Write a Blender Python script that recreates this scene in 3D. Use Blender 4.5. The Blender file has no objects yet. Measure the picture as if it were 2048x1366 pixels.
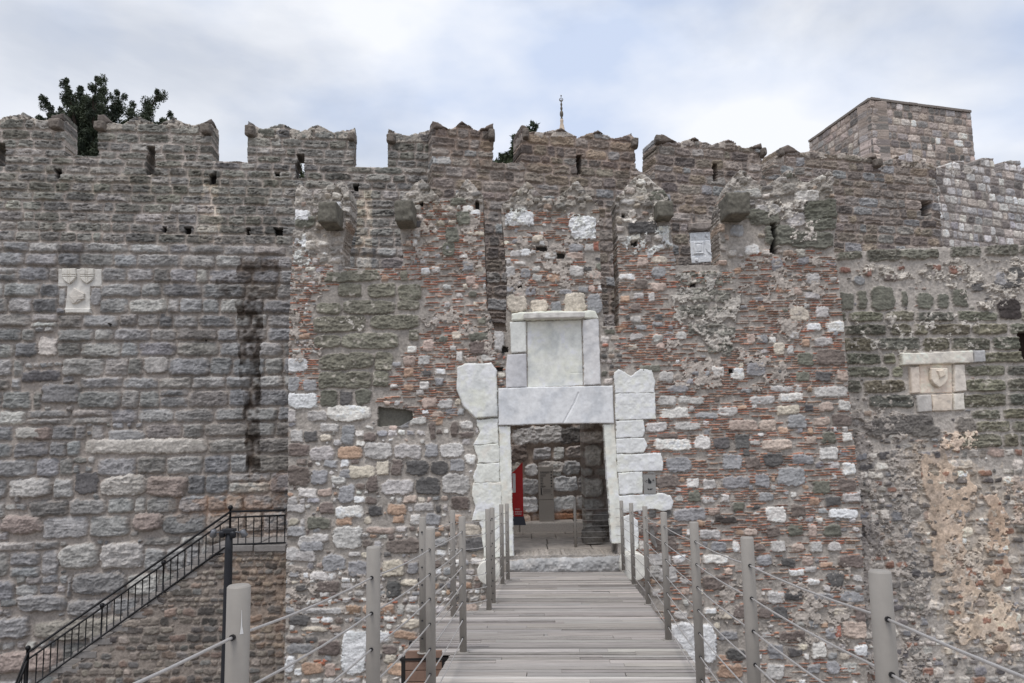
import bpy, bmesh, math, random
import numpy as np
from mathutils import Vector, noise as mnoise

random.seed(7)
RNG = np.random.default_rng(11)
scene = bpy.context.scene
COL = scene.collection

# ------------------------------------------------------------------ camera
W, H_, F = 2048.0, 1366.0, 1500.0          # photo size and focal length, in photo pixels
PITCH, ROLL = math.radians(6.5), math.radians(1.0)
CAM = np.array([0.0, 0.0, 6.0])
_f = np.array([0, math.cos(PITCH), math.sin(PITCH)])
_u0 = np.array([0, -math.sin(PITCH), math.cos(PITCH)])
_r0 = np.array([1.0, 0, 0])
_r = _r0 * math.cos(ROLL) - _u0 * math.sin(ROLL)
_u = _u0 * math.cos(ROLL) + _r0 * math.sin(ROLL)


def ray(px, py):
    return _f + _r * ((px - W / 2) / F) + _u * ((H_ / 2 - py) / F)


def at_y(px, py, y):
    d = ray(px, py)
    return CAM + d * ((y - CAM[1]) / d[1])


def at_z(px, py, z):
    d = ray(px, py)
    return CAM + d * ((z - CAM[2]) / d[2])


cam = bpy.data.cameras.new('camera')
cam.sensor_width = 36.0
cam.lens = 36.0 * F / W
cam.clip_start, cam.clip_end = 0.05, 3000
camo = bpy.data.objects.new('camera', cam)
COL.objects.link(camo)
from mathutils import Matrix
M = Matrix.Identity(4)
for i in range(3):
    M[i][0], M[i][1], M[i][2], M[i][3] = _r[i], _u[i], -_f[i], CAM[i]
camo.matrix_world = M
scene.camera = camo

# ------------------------------------------------------------------ sky, sun, exposure
SUN_EL, SUN_AZ = math.radians(66), math.radians(205)    # azimuth clockwise from +Y: behind the camera, a little left
world = bpy.data.worlds.new('World')
scene.world = world
world.use_nodes = True
nt = world.node_tree
nt.nodes.clear()
out = nt.nodes.new('ShaderNodeOutputWorld')
bg = nt.nodes.new('ShaderNodeBackground')
sky = nt.nodes.new('ShaderNodeTexSky')
sky.sky_type = 'NISHITA'
sky.sun_disc = False
sky.sun_elevation = SUN_EL
sky.sun_rotation = SUN_AZ
tc = nt.nodes.new('ShaderNodeTexCoord')
mp = nt.nodes.new('ShaderNodeMapping')
mp.inputs['Scale'].default_value = (1.0, 1.0, 1.9)
mp.inputs['Rotation'].default_value = (0, math.radians(18), 0)
mp.inputs['Location'].default_value = (1.7, 0.9, 2.2)
n1 = nt.nodes.new('ShaderNodeTexNoise')
n1.inputs['Scale'].default_value = 2.3
n1.inputs['Detail'].default_value = 7
n1.inputs['Roughness'].default_value = 0.52
n1.inputs['Distortion'].default_value = 0.35
cr = nt.nodes.new('ShaderNodeValToRGB')
cr.color_ramp.elements[0].position = 0.34
cr.color_ramp.elements[0].color = (0.62, 0.62, 0.62, 1)
cr.color_ramp.elements[1].position = 0.58
cr.color_ramp.elements[1].color = (1, 1, 1, 1)
n2 = nt.nodes.new('ShaderNodeTexNoise')
n2.inputs['Scale'].default_value = 3.1
n2.inputs['Detail'].default_value = 5
cc = nt.nodes.new('ShaderNodeValToRGB')
cc.color_ramp.elements[0].position = 0.36
cc.color_ramp.elements[0].color = (6.3, 7.25, 9.2, 1)
cc.color_ramp.elements[1].position = 0.58
cc.color_ramp.elements[1].color = (9.5, 9.75, 10.3, 1)
mx = nt.nodes.new('ShaderNodeMixRGB')
L = nt.links.new
L(tc.outputs['Generated'], mp.inputs['Vector'])
L(mp.outputs[0], n1.inputs['Vector'])
L(mp.outputs[0], n2.inputs['Vector'])
L(n1.outputs[0], cr.inputs[0])
L(n2.outputs[0], cc.inputs[0])
L(cr.outputs[0], mx.inputs[0])
L(sky.outputs[0], mx.inputs[1])
L(cc.outputs[0], mx.inputs[2])
L(mx.outputs[0], bg.inputs[0])
bg.inputs[1].default_value = 0.1
L(bg.outputs[0], out.inputs[0])

sl = bpy.data.lights.new('sun', 'SUN')
sl.energy = 1.65
sl.angle = math.radians(22)
sl.color = (1.0, 0.96, 0.91)
so = bpy.data.objects.new('sun', sl)
COL.objects.link(so)
sd = Vector((math.sin(SUN_AZ) * math.cos(SUN_EL), math.cos(SUN_AZ) * math.cos(SUN_EL), math.sin(SUN_EL)))
so.rotation_euler = sd.to_track_quat('Z', 'Y').to_euler()
so.location = (0, -5, 30)
scene.view_settings.view_transform = 'Standard'
scene.view_settings.look = 'None'
scene.view_settings.exposure = 0.0
scene.view_settings.gamma = 1.0

# ------------------------------------------------------------------ helpers
SAT = 0.75
K = 0.62                                        # photo brightness of a surface -> its albedo


def S(r, g, b, k=None, sat=None):
    v = np.array([r, g, b], float) / 255.0
    v = np.where(v <= 0.04045, v / 12.92, ((v + 0.055) / 1.055) ** 2.4)
    v = v / (k or K) * np.array([1.02, 1.0, .965])
    g = v @ np.array([.30, .55, .15])
    v = g + (v - g) * (sat or SAT)
    return np.clip(v, 0, 0.86)


def empty(name, loc=(0, 0, 0)):
    o = bpy.data.objects.new(name, None)
    o.empty_display_size = 0.2
    o.location = loc
    COL.objects.link(o)
    return o


def tag(o, label=None, cat=None, group=None, kind=None):
    if label: o['label'] = label
    if cat: o['category'] = cat
    if group: o['group'] = group
    if kind: o['kind'] = kind
    return o


def wloc(o):
    v = Vector(o.location)
    while o.parent:
        o = o.parent
        v += Vector(o.location)
    return v


def put(o, parent):
    """parent without moving (parents carry a plain translation)"""
    if parent is not None:
        o.parent = parent
        o.location = Vector(o.location) - Vector(parent.location)
    return o


def mesh_obj(name, bm, mat, parent=None, smooth=False):
    me = bpy.data.meshes.new(name)
    bm.to_mesh(me)
    bm.free()
    if smooth:
        for p in me.polygons: p.use_smooth = True
    for m in (mat if isinstance(mat, (list, tuple)) else [mat]): me.materials.append(m)
    o = bpy.data.objects.new(name, me)
    COL.objects.link(o)
    return put(o, parent)


def mat_base(name, rough=0.9):
    m = bpy.data.materials.new(name)
    m.use_nodes = True
    b = m.node_tree.nodes['Principled BSDF']
    b.inputs['Roughness'].default_value = rough
    return m, m.node_tree, b


def mat_stone(name, attr=True, col=(.3, .3, .3), scale=22, amp=(0.72, 1.25), bump=0.5, bscale=45, dist=0.012, rough=0.92, spec=0.25):
    m, t, b = mat_base(name, rough)
    b.inputs['Specular IOR Level'].default_value = spec
    c = t.nodes.new('ShaderNodeTexCoord')
    n = t.nodes.new('ShaderNodeTexNoise')
    n.inputs['Scale'].default_value = scale
    n.inputs['Detail'].default_value = 6
    n.inputs['Roughness'].default_value = 0.68
    r = t.nodes.new('ShaderNodeMapRange')
    r.inputs[1].default_value, r.inputs[2].default_value = 0.3, 0.7
    r.inputs[3].default_value, r.inputs[4].default_value = amp
    mu = t.nodes.new('ShaderNodeMixRGB')
    mu.blend_type = 'MULTIPLY'
    mu.inputs[0].default_value = 1
    if attr:
        a = t.nodes.new('ShaderNodeAttribute')
        a.attribute_name = 'Col'
        t.links.new(a.outputs['Color'], mu.inputs[1])
    else:
        mu.inputs[1].default_value = (*col, 1)
    t.links.new(c.outputs['Object'], n.inputs['Vector'])
    t.links.new(n.outputs[0], r.inputs[0])
    t.links.new(r.outputs[0], mu.inputs[2])
    t.links.new(mu.outputs[0], b.inputs['Base Color'])
    if bump:
        n2 = t.nodes.new('ShaderNodeTexNoise')
        n2.inputs['Scale'].default_value = bscale
        n2.inputs['Detail'].default_value = 6
        n2.inputs['Roughness'].default_value = 0.7
        bp = t.nodes.new('ShaderNodeBump')
        bp.inputs['Strength'].default_value = bump
        bp.inputs['Distance'].default_value = dist
        t.links.new(c.outputs['Object'], n2.inputs['Vector'])
        t.links.new(n2.outputs[0], bp.inputs['Height'])
        t.links.new(bp.outputs[0], b.inputs['Normal'])
    return m


def mat_plain(name, col, rough=0.5, metal=0.0, namp=0.06, nscale=8):
    m = mat_stone(name, False, col, scale=nscale, amp=(1 - namp, 1 + namp), bump=0.08, bscale=80, dist=0.002, rough=rough, spec=0.4)
    m.node_tree.nodes['Principled BSDF'].inputs['Metallic'].default_value = metal
    return m


MS = mat_stone('weathered_masonry')
MM = mat_stone('white_marble', scale=9, amp=(0.86, 1.1), bump=0.2, bscale=16, dist=0.006, rough=0.75, spec=0.35)


# ------------------------------------------------------------------ relief walls: masonry modelled stone by stone as relief on a wall plane
class Panel:
    def __init__(s, A, B, u0, u1, z0, z1, res, seed=1, mortar=(140, 132, 125), mj=.09):
        """wall plane through ground points A, B (x, y); u runs from A"""
        s.A = np.array(A[:2], float)
        d = np.array(B[:2], float) - s.A
        s.t = d / np.hypot(*d)
        s.n = np.array([s.t[1], -s.t[0]])
        s.u0, s.z0, s.res = u0, z0, res
        s.nu, s.nz = int((u1 - u0) / res) + 1, int((z1 - z0) / res) + 1
        s.uu = u0 + np.arange(s.nu) * res
        s.zz = z0 + np.arange(s.nz) * res
        s.rng = np.random.default_rng(seed)
        s.cache = {}
        s.bend = None
        sh = (s.nz, s.nu)
        s.H = (0.006 * s.noise(.25) + 0.006 * s.noise(.06) + .004 * s.noise(.025)).astype(np.float32)
        c = S(*mortar)
        k = 1 + mj * s.noise(.5) + mj * s.noise(.12) + mj * s.noise(.04)
        s.C = (c[None, None, :] * k[..., None]).astype(np.float32)
        s.occ = np.zeros(sh, bool)
        s.keep = np.ones((s.nz - 1, s.nu - 1), bool)

    # value noise over the panel in [-1, 1]; su x sz is the feature size in metres
    def noise(s, su, sz=None, tagk=0):
        sz = sz or su
        key = (su, sz, tagk)
        if key in s.cache: return s.cache[key]
        a = (s.uu - s.u0) / su
        b = (s.zz - s.z0) / sz
        R = s.rng.random((int(b[-1]) + 3, int(a[-1]) + 3)).astype(np.float32) * 2 - 1
        ia, ib = a.astype(int), b.astype(int)
        fa, fb = (a - ia), (b - ib)
        fa = (fa * fa * (3 - 2 * fa)).astype(np.float32)
        fb = (fb * fb * (3 - 2 * fb)).astype(np.float32)[:, None]
        X0 = R[ib][:, ia] * (1 - fa) + R[ib][:, ia + 1] * fa
        X1 = R[ib + 1][:, ia] * (1 - fa) + R[ib + 1][:, ia + 1] * fa
        v = X0 * (1 - fb) + X1 * fb
        s.cache[key] = v
        return v

    def uz(s, px, py):
        d = ray(px, py)
        den = d[0] * s.n[0] + d[1] * s.n[1]
        k = ((s.A[0] - CAM[0]) * s.n[0] + (s.A[1] - CAM[1]) * s.n[1]) / den
        p = CAM + d * k
        return (p[0] - s.A[0]) * s.t[0] + (p[1] - s.A[1]) * s.t[1], p[2]

    def world(s, u, z, h=0.0):
        p = s.A + s.t * u + s.n * h
        return np.array([p[0], p[1], z])

    def polyuz(s, pts):
        return [s.uz(*p) for p in pts]

    def mask(s, pts, rag=0.0, rs=.12, metric=False):
        """boolean grid of the polygon (photo pixels on this wall)"""
        P = pts if metric else s.polyuz(pts)
        m = np.zeros((s.nz, s.nu), bool)
        n = len(P)
        zs = [p[1] for p in P]
        i0 = max(0, int((min(zs) - s.z0) / s.res))
        i1 = min(s.nz, int((max(zs) - s.z0) / s.res) + 2)
        for iz in range(i0, i1):
            z = s.zz[iz]
            xs = []
            for i in range(n):
                a, b = P[i], P[(i + 1) % n]
                if (a[1] > z) != (b[1] > z):
                    xs.append(a[0] + (z - a[1]) * (b[0] - a[0]) / (b[1] - a[1]))
            xs.sort()
            for k in range(0, len(xs) - 1, 2):
                j0 = max(0, int(math.ceil((xs[k] - s.u0) / s.res)))
                j1 = min(s.nu, int((xs[k + 1] - s.u0) / s.res) + 1)
                if j1 > j0: m[iz, j0:j1] = True
        if rag:
            du = (rag * (s.noise(rs, tagk=3) + .6 * s.noise(rs / 3, tagk=3)) / s.res).astype(int)
            dz = (rag * (s.noise(rs, tagk=4) + .6 * s.noise(rs / 3, tagk=4)) / s.res).astype(int)
            I, J = np.indices(m.shape)
            m = m[np.clip(I + dz, 0, s.nz - 1), np.clip(J + du, 0, s.nu - 1)]
        return m

    def outline(s, pts, holes=(), rag=0.012):
        m = s.mask(pts, rag, .1)
        for h in holes: m &= ~s.mask(h, rag, .1)
        s.keep &= m[:-1, :-1] & m[1:, :-1] & m[:-1, 1:] & m[1:, 1:]

    def carve(s, pts, depth, col=(38, 34, 32), rag=.02):
        m = s.mask(pts, rag)
        s.H[m] = -depth
        s.C[m] = S(*col)
        s.occ |= m

    def patch(s, pts, col, h=.03, rag=.05, cover=1.0, lump=.012, var=.12, rs=.14, occ=False, noise_s=.2):
        """plaster, lime crust or an eroded area with a ragged outline"""
        m = s.mask(pts, rag, rs)
        if cover < 1:
            f = .6 * s.noise(noise_s, tagk=7) + .4 * s.noise(noise_s / 3, tagk=7) + .25 * s.noise(noise_s / 8, tagk=7)
            q = np.quantile(f[m], 1 - cover) if m.any() else 0
            m &= f > q
        hh = h + lump * s.noise(.12) + lump * .8 * s.noise(.05) + lump * .5 * s.noise(.02)
        w = m & (hh > s.H)
        s.H[w] = hh[w]
        k = 1 + var * s.noise(.3) + var * s.noise(.08) + var * .7 * s.noise(.03)
        s.C[w] = (S(*col)[None, :] * k[w][:, None])
        if occ: s.occ |= m
        return m

    def stain(s, pts, mul, rag=.06, rs=.2, soft=0.5):
        """discolouration of the stone itself (run-off crust, lichen, rust)"""
        m = s.mask(pts, rag, rs)
        k = np.clip(.75 + soft * s.noise(.25, tagk=5) + soft * .7 * s.noise(.07, tagk=5), 0, 1)[m][:, None]
        s.C[m] *= (1 - k) + k * np.array(mul)[None, :]

    def stone(s, u, z, w, h, col, hgt=.045, p=4.0, e=.03, warp=.012, rot=0.0, lump=.012, var=.16, tilt=.25, mark=True, fine=.6, pit=0.0, crust=0.0):
        r = max(w, h) / 2 * (1.3 if rot else 1.0) + warp * 1.6 + .01
        j0, j1 = int((u - r - s.u0) / s.res), int((u + r - s.u0) / s.res) + 2
        rz = r if rot else h / 2 + warp * 1.6 + .01
        i0, i1 = int((z - rz - s.z0) / s.res), int((z + rz - s.z0) / s.res) + 2
        j0, i0, j1, i1 = max(j0, 0), max(i0, 0), min(j1, s.nu), min(i1, s.nz)
        if j1 - j0 < 2 or i1 - i0 < 2: return
        sl = (slice(i0, i1), slice(j0, j1))
        x = (s.uu[j0:j1][None, :] - u) + warp * (s.noise(.13, tagk=1)[sl] + .6 * s.noise(.045, tagk=1)[sl] + .45 * s.noise(.022, tagk=1)[sl])
        y = (s.zz[i0:i1][:, None] - z) + warp * (s.noise(.13, tagk=2)[sl] + .6 * s.noise(.045, tagk=2)[sl] + .45 * s.noise(.022, tagk=2)[sl])
        if rot:
            c, q = math.cos(rot), math.sin(rot)
            x, y = x * c + y * q, -x * q + y * c
        a, b = w / 2, h / 2
        d = (np.abs(x / a) ** p + np.abs(y / b) ** p) ** (1 / p)
        dist = (1 - d) * min(a, b)
        k = np.clip(dist / min(e, min(a, b)), 0, 1)
        prof = np.sqrt(np.clip(1 - (1 - k) ** 2, 0, 1))
        tx, tz = s.rng.uniform(-1, 1, 2) * tilt * hgt
        # broken faces: sharp ridges between hollows, a few grain scales
        lu = .9 - 1.5 * np.abs(s.noise(.19, .12, 41)[sl]) - .9 * np.abs(s.noise(.085, .055, 42)[sl]) + .35 * s.noise(.03)[sl] + .25 * s.noise(.016, tagk=43)[sl]
        hh = hgt * prof * (1 + tx / max(hgt, 1e-3) * x / a + tz / max(hgt, 1e-3) * y / b) + lump * lu * prof
        if pit:                                   # weathered bedding: pits and grooves drawn out along the bed
            pt = .6 * s.noise(.13, .026, 31)[sl] + .5 * s.noise(.05, .02, 32)[sl] + .25 * s.noise(.02, .015, 33)[sl]
            pm = np.clip((pt - .28) * 3.2, 0, 1) * pit
            hh = hh - pm * .03 * prof
        m = (d < 1) & (hh > s.H[sl])
        kk = 1 + .06 * np.clip(lu, -1, 1) + var * (.95 * s.noise(.2)[sl] + .7 * s.noise(.06)[sl] + fine * s.noise(.025, tagk=6)[sl])
        if pit: kk = kk * (1 - .42 * pm) * (1 + .22 * pit * np.clip(-pt, 0, .6))
        # a veil of mortar over the arrises
        v = np.clip((.45 - k) * 1.4 + .5 * s.noise(.06, tagk=9)[sl], 0, .6)[m][:, None]
        cc = np.asarray(col)[None, :] * kk[m][:, None]
        if crust:
            f = np.clip((.6 * s.noise(.12, tagk=34)[sl] + .5 * s.noise(.04, tagk=34)[sl] - .38) * 4, 0, 1)[m][:, None] * crust
            cc = cc * (1 - f) + S(176, 168, 158)[None, :] * f
        s.C[sl][m] = cc * (1 - v) + s.C[sl][m] * v
        s.H[sl][m] = hh[m]
        if mark: s.occ[sl] |= d < 1.04

    def free(s, u, z, w, h):
        for fx in (-.42, 0, .42):
            for fy in (-.36, 0, .36):
                j, i = int((u + fx * w - s.u0) / s.res), int((z + fy * h - s.z0) / s.res)
                if s.occ[min(max(i, 0), s.nz - 1), min(max(j, 0), s.nu - 1)]: return False
        return True

    def at(s, M, u, z):
        j, i = int((u - s.u0) / s.res), int((z - s.z0) / s.res)
        return 0 <= j < s.nu and 0 <= i < s.nz and M[i, j]

    def void(s, pts, h=-.004, col=(176, 168, 159)):
        m = s.mask(pts, .006)
        s.H[m] = h + .004 * s.noise(.05)[m]
        s.C[m] = S(*col)[None, :] * (1 + .12 * s.noise(.06))[m][:, None]
        s.occ |= m

    def px(s, txt, pal, **kw):
        """named stones: 'x,y,w,h,c' in photo pixels"""
        for it in txt.split():
            v = it.split(',')
            x, y, w, h = map(float, v[:4])
            u, z = s.uz(x, y)
            u2, z2 = s.uz(x + w, y)
            u3, z3 = s.uz(x, y - h)
            o = dict(kw)
            rx, ry = abs(u2 - u), abs(z3 - z)
            o['p'] = s.rng.uniform(3.2, 7)
            o['warp'] = .008 + .05 * min(rx, ry, .35)
            if 'warp' in kw: o['warp'] = kw['warp']
            s.stone(u, z, rx, ry, jit(s.rng, pal[v[4]], .07), rot=s.rng.uniform(-.06, .06), **o)

    def courses(s, zs, ua, ub, pal, wr, M=None, joint=.022, hgt=.05, p=5., slope=0.0, split=.0, bed=1.0, head=1.0, **kw):
        """regular courses between the heights zs (descending)"""
        for z1, z0 in zip(zs[:-1], zs[1:]):
            hc = z1 - z0
            u = ua - s.rng.uniform(0, wr[0])
            while u < ub:
                w = s.rng.uniform(*wr) * (1 if s.rng.random() < .8 else .6)
                ok = False
                for f in (1, .7, .48, .34, .22):
                    uc = u + w * f / 2
                    zc = (z0 + z1) / 2 + slope * (uc - ua)
                    if (M is None or s.at(M, uc, zc)) and s.free(uc, zc, w * f, hc):
                        w *= f
                        ok = w > .07
                        break
                if not ok:
                    u += .03
                    continue
                if ok:
                    hh = hc - joint * bed
                    if s.rng.random() < split and hc > .2:
                        f = s.rng.uniform(.35, .65)
                        for (a, b) in ((0, f), (f, 1)):
                            s.stone(uc, zc + (a + b - 1) / 2 * hc, w - joint, hh * (b - a) - joint * .5, pick(s.rng, pal), hgt * s.rng.uniform(.6, 1.1), p, **kw)
                    else:
                        dz = s.rng.uniform(0, .06) * hc
                        s.stone(uc, zc - dz / 2 * s.rng.choice((-1, 1)), w - joint * head * s.rng.uniform(.8, 1.4), hh - dz, pick(s.rng, pal), hgt * s.rng.uniform(.65, 1.15),
                                s.rng.uniform(p * .6, p * 1.2), rot=s.rng.uniform(-.015, .015), **kw)
                u += w

    def rubble(s, M, pal, rowh=(.1, .2), asp=(.8, 2.2), fill=.85, hgt=.045, gap=.02, small=0, sm=(.03, .08), **kw):
        ii = np.where(M.any(1))[0]
        jj = np.where(M.any(0))[0]
        if not len(ii): return
        za, zb, ua, ub = s.zz[ii[0]], s.zz[ii[-1]], s.uu[jj[0]], s.uu[jj[-1]]
        z = za
        while z < zb:
            rh = s.rng.uniform(*rowh)
            u = ua - s.rng.uniform(0, .2)
            while u < ub:
                h = rh * s.rng.uniform(.6, 1.)
                w = h * s.rng.uniform(*asp)
                zc = z + rh / 2 + s.rng.uniform(-.1, .1) * rh
                if not s.free(u + w / 2, zc, w, h):
                    w *= .6
                    h *= .8
                    if not s.free(u + w / 2, zc, w, h):
                        u += .03
                        continue
                if s.rng.random() < fill and s.at(M, u + w / 2, zc) and s.free(u + w / 2, zc, w, h):
                    s.stone(u + w / 2, zc, w, h, pick(s.rng, pal), hgt * s.rng.uniform(.5, 1.2), s.rng.uniform(3, 7),
                            warp=.01 + .06 * h, rot=s.rng.uniform(-.12, .12), e=min(.035, h * .3), **kw)
                u += w + gap * s.rng.uniform(.5, 1.8)
            z += rh + gap * .6
        for _ in range(small):
            i, j = s.rng.choice(ii), s.rng.choice(jj)
            if M[i, j]:
                h = s.rng.uniform(*sm)
                w = h * s.rng.uniform(.8, 2.6)
                u, z = s.uu[j], s.zz[i]
                if s.free(u, z, w, h):
                    s.stone(u, z, w, h, pick(s.rng, pal), hgt * s.rng.uniform(.4, .8), 2.6, warp=.015, e=.02, rot=s.rng.uniform(-.3, .3), **kw)

    def tiles(s, M, pal, pitch=.042, th=(.018, .03), ln=(.1, .32), dens=.8, hgt=.03, nz=.5):
        """courses of thin broken roof tiles packed between the stones"""
        ii = np.where(M.any(1))[0]
        jj = np.where(M.any(0))[0]
        if not len(ii): return
        za, zb, ua, ub = s.zz[ii[0]], s.zz[ii[-1]], s.uu[jj[0]], s.uu[jj[-1]]
        D = .5 + .5 * (.7 * s.noise(.55, .35, 21) + .5 * s.noise(.2, .12, 22))
        wv = .03 * s.noise(.8, tagk=23)
        z = za
        while z < zb:
            u = ua - s.rng.uniform(0, .2)
            while u < ub:
                l = s.rng.uniform(*ln)
                i, j = int((z - s.z0) / s.res), int((u + l / 2 - s.u0) / s.res)
                if 0 <= i < s.nz and 0 <= j < s.nu and M[i, j]:
                    if s.rng.random() < dens * ((1 - nz) + nz * (1.0 if D[i, j] > .47 else .12)):
                        t = s.rng.uniform(*th)
                        s.stone(u + l / 2, z + wv[i, j] + s.rng.uniform(-.004, .004), l, t, pick(s.rng, pal), hgt * s.rng.uniform(.5, 1.2), 5, e=.006, warp=.006,
                                rot=s.rng.uniform(-.03, .03), lump=.006, var=.22, mark=False)
                u += l + s.rng.uniform(.004, .03)
            z += pitch * s.rng.uniform(.85, 1.15)

    def build(s, name, mat, parent=None, thick=.6, steps=10, hmax=None):
        nzc, nuc = s.keep.shape
        used = np.zeros((s.nz, s.nu), bool)
        k = s.keep
        used[:-1, :-1] |= k; used[1:, :-1] |= k; used[:-1, 1:] |= k; used[1:, 1:] |= k
        idx = -np.ones((s.nz, s.nu), np.int64)
        I, J = np.where(used)
        n = len(I)
        idx[I, J] = np.arange(n)
        u, z, h = s.uu[J], s.zz[I], s.H[I, J].astype(float)
        C = np.clip(s.C[I, J], .01, .86)

        def place(u, z, h):
            P = np.empty((len(u), 3))
            P[:, 0] = s.A[0] + s.t[0] * u + s.n[0] * h
            P[:, 1] = s.A[1] + s.t[1] * u + s.n[1] * h
            P[:, 2] = z
            if s.bend:
                ub, R = s.bend
                m = u > ub
                th = np.clip((u[m] - ub) / R, 0, 1.5)
                cx = s.A + s.t * ub - s.n * R
                rr = R + h[m]
                P[m, 0] = cx[0] + (s.n[0] * np.cos(th) + s.t[0] * np.sin(th)) * rr
                P[m, 1] = cx[1] + (s.n[1] * np.cos(th) + s.t[1] * np.sin(th)) * rr
            return P
        verts = [place(u, z, h)]
        cols = [C]
        ci, cj = np.where(k)
        faces = [np.stack([idx[ci, cj], idx[ci, cj + 1], idx[ci + 1, cj + 1], idx[ci + 1, cj]], 1)]
        # edges of the outline, turned back into the wall's thickness
        kp = np.pad(k, 1)
        prs = []
        a, b = np.where(k & ~kp[:-2, 1:-1]); prs.append((idx[a, b], idx[a, b + 1]))
        a, b = np.where(k & ~kp[2:, 1:-1]); prs.append((idx[a + 1, b + 1], idx[a + 1, b]))
        a, b = np.where(k & ~kp[1:-1, :-2]); prs.append((idx[a + 1, b], idx[a, b]))
        a, b = np.where(k & ~kp[1:-1, 2:]); prs.append((idx[a, b + 1], idx[a + 1, b + 1]))
        va = np.concatenate([p[0] for p in prs]); vb = np.concatenate([p[1] for p in prs])
        if thick and len(va):
            bu = np.unique(np.concatenate([va, vb]))
            mp_ = -np.ones(n, np.int64); mp_[bu] = np.arange(len(bu))
            prev = bu
            base = n
            wob = s.rng.normal(0, 1, len(bu))
            for st in range(1, steps + 1):
                f = st / steps
                jt = .006 * (st < steps)
                hh = h[bu] * (1 - f) - thick * f
                uu = u[bu] + s.rng.normal(0, jt, len(bu))
                zz = z[bu] + s.rng.normal(0, jt, len(bu))
                verts.append(place(uu, zz, hh))
                cols.append(np.clip(C[bu] * s.rng.uniform(.8, 1.15, (len(bu), 1)), .01, .86))
                cur = base + np.arange(len(bu))
                faces.append(np.stack([prev[mp_[vb]], prev[mp_[va]], cur[mp_[va]], cur[mp_[vb]]], 1))
                prev = cur
                base += len(bu)
        V = np.concatenate(verts).astype(np.float32)
        CC = np.concatenate(cols)
        FF = np.concatenate(faces)
        if parent is not None: V = V - np.array(wloc(parent), np.float32)[None, :]
        me = bpy.data.meshes.new(name)
        me.vertices.add(len(V)); me.vertices.foreach_set('co', V.ravel())
        me.loops.add(FF.size); me.loops.foreach_set('vertex_index', FF.ravel().astype(np.int32))
        me.polygons.add(len(FF))
        me.polygons.foreach_set('loop_start', (np.arange(len(FF)) * 4).astype(np.int32))
        me.polygons.foreach_set('use_smooth', np.ones(len(FF), bool))
        ca = me.color_attributes.new('Col', 'FLOAT_COLOR', 'POINT')
        ca.data.foreach_set('color', np.concatenate([CC, np.ones((len(CC), 1))], 1).astype(np.float32).ravel())
        me.update(calc_edges=True)
        me.materials.append(mat)
        o = bpy.data.objects.new(name, me)
        COL.objects.link(o)
        if parent is not None: o.parent = parent
        s.cache = {}
        return o


def jit(rng, c, a=.1):
    return np.asarray(c) * math.exp(rng.normal(0, a)) * (1 + rng.normal(0, a * .09, 3))


def pick(rng, pal):
    c = pal[int(rng.integers(len(pal)))]
    return jit(rng, c, .12)


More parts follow.
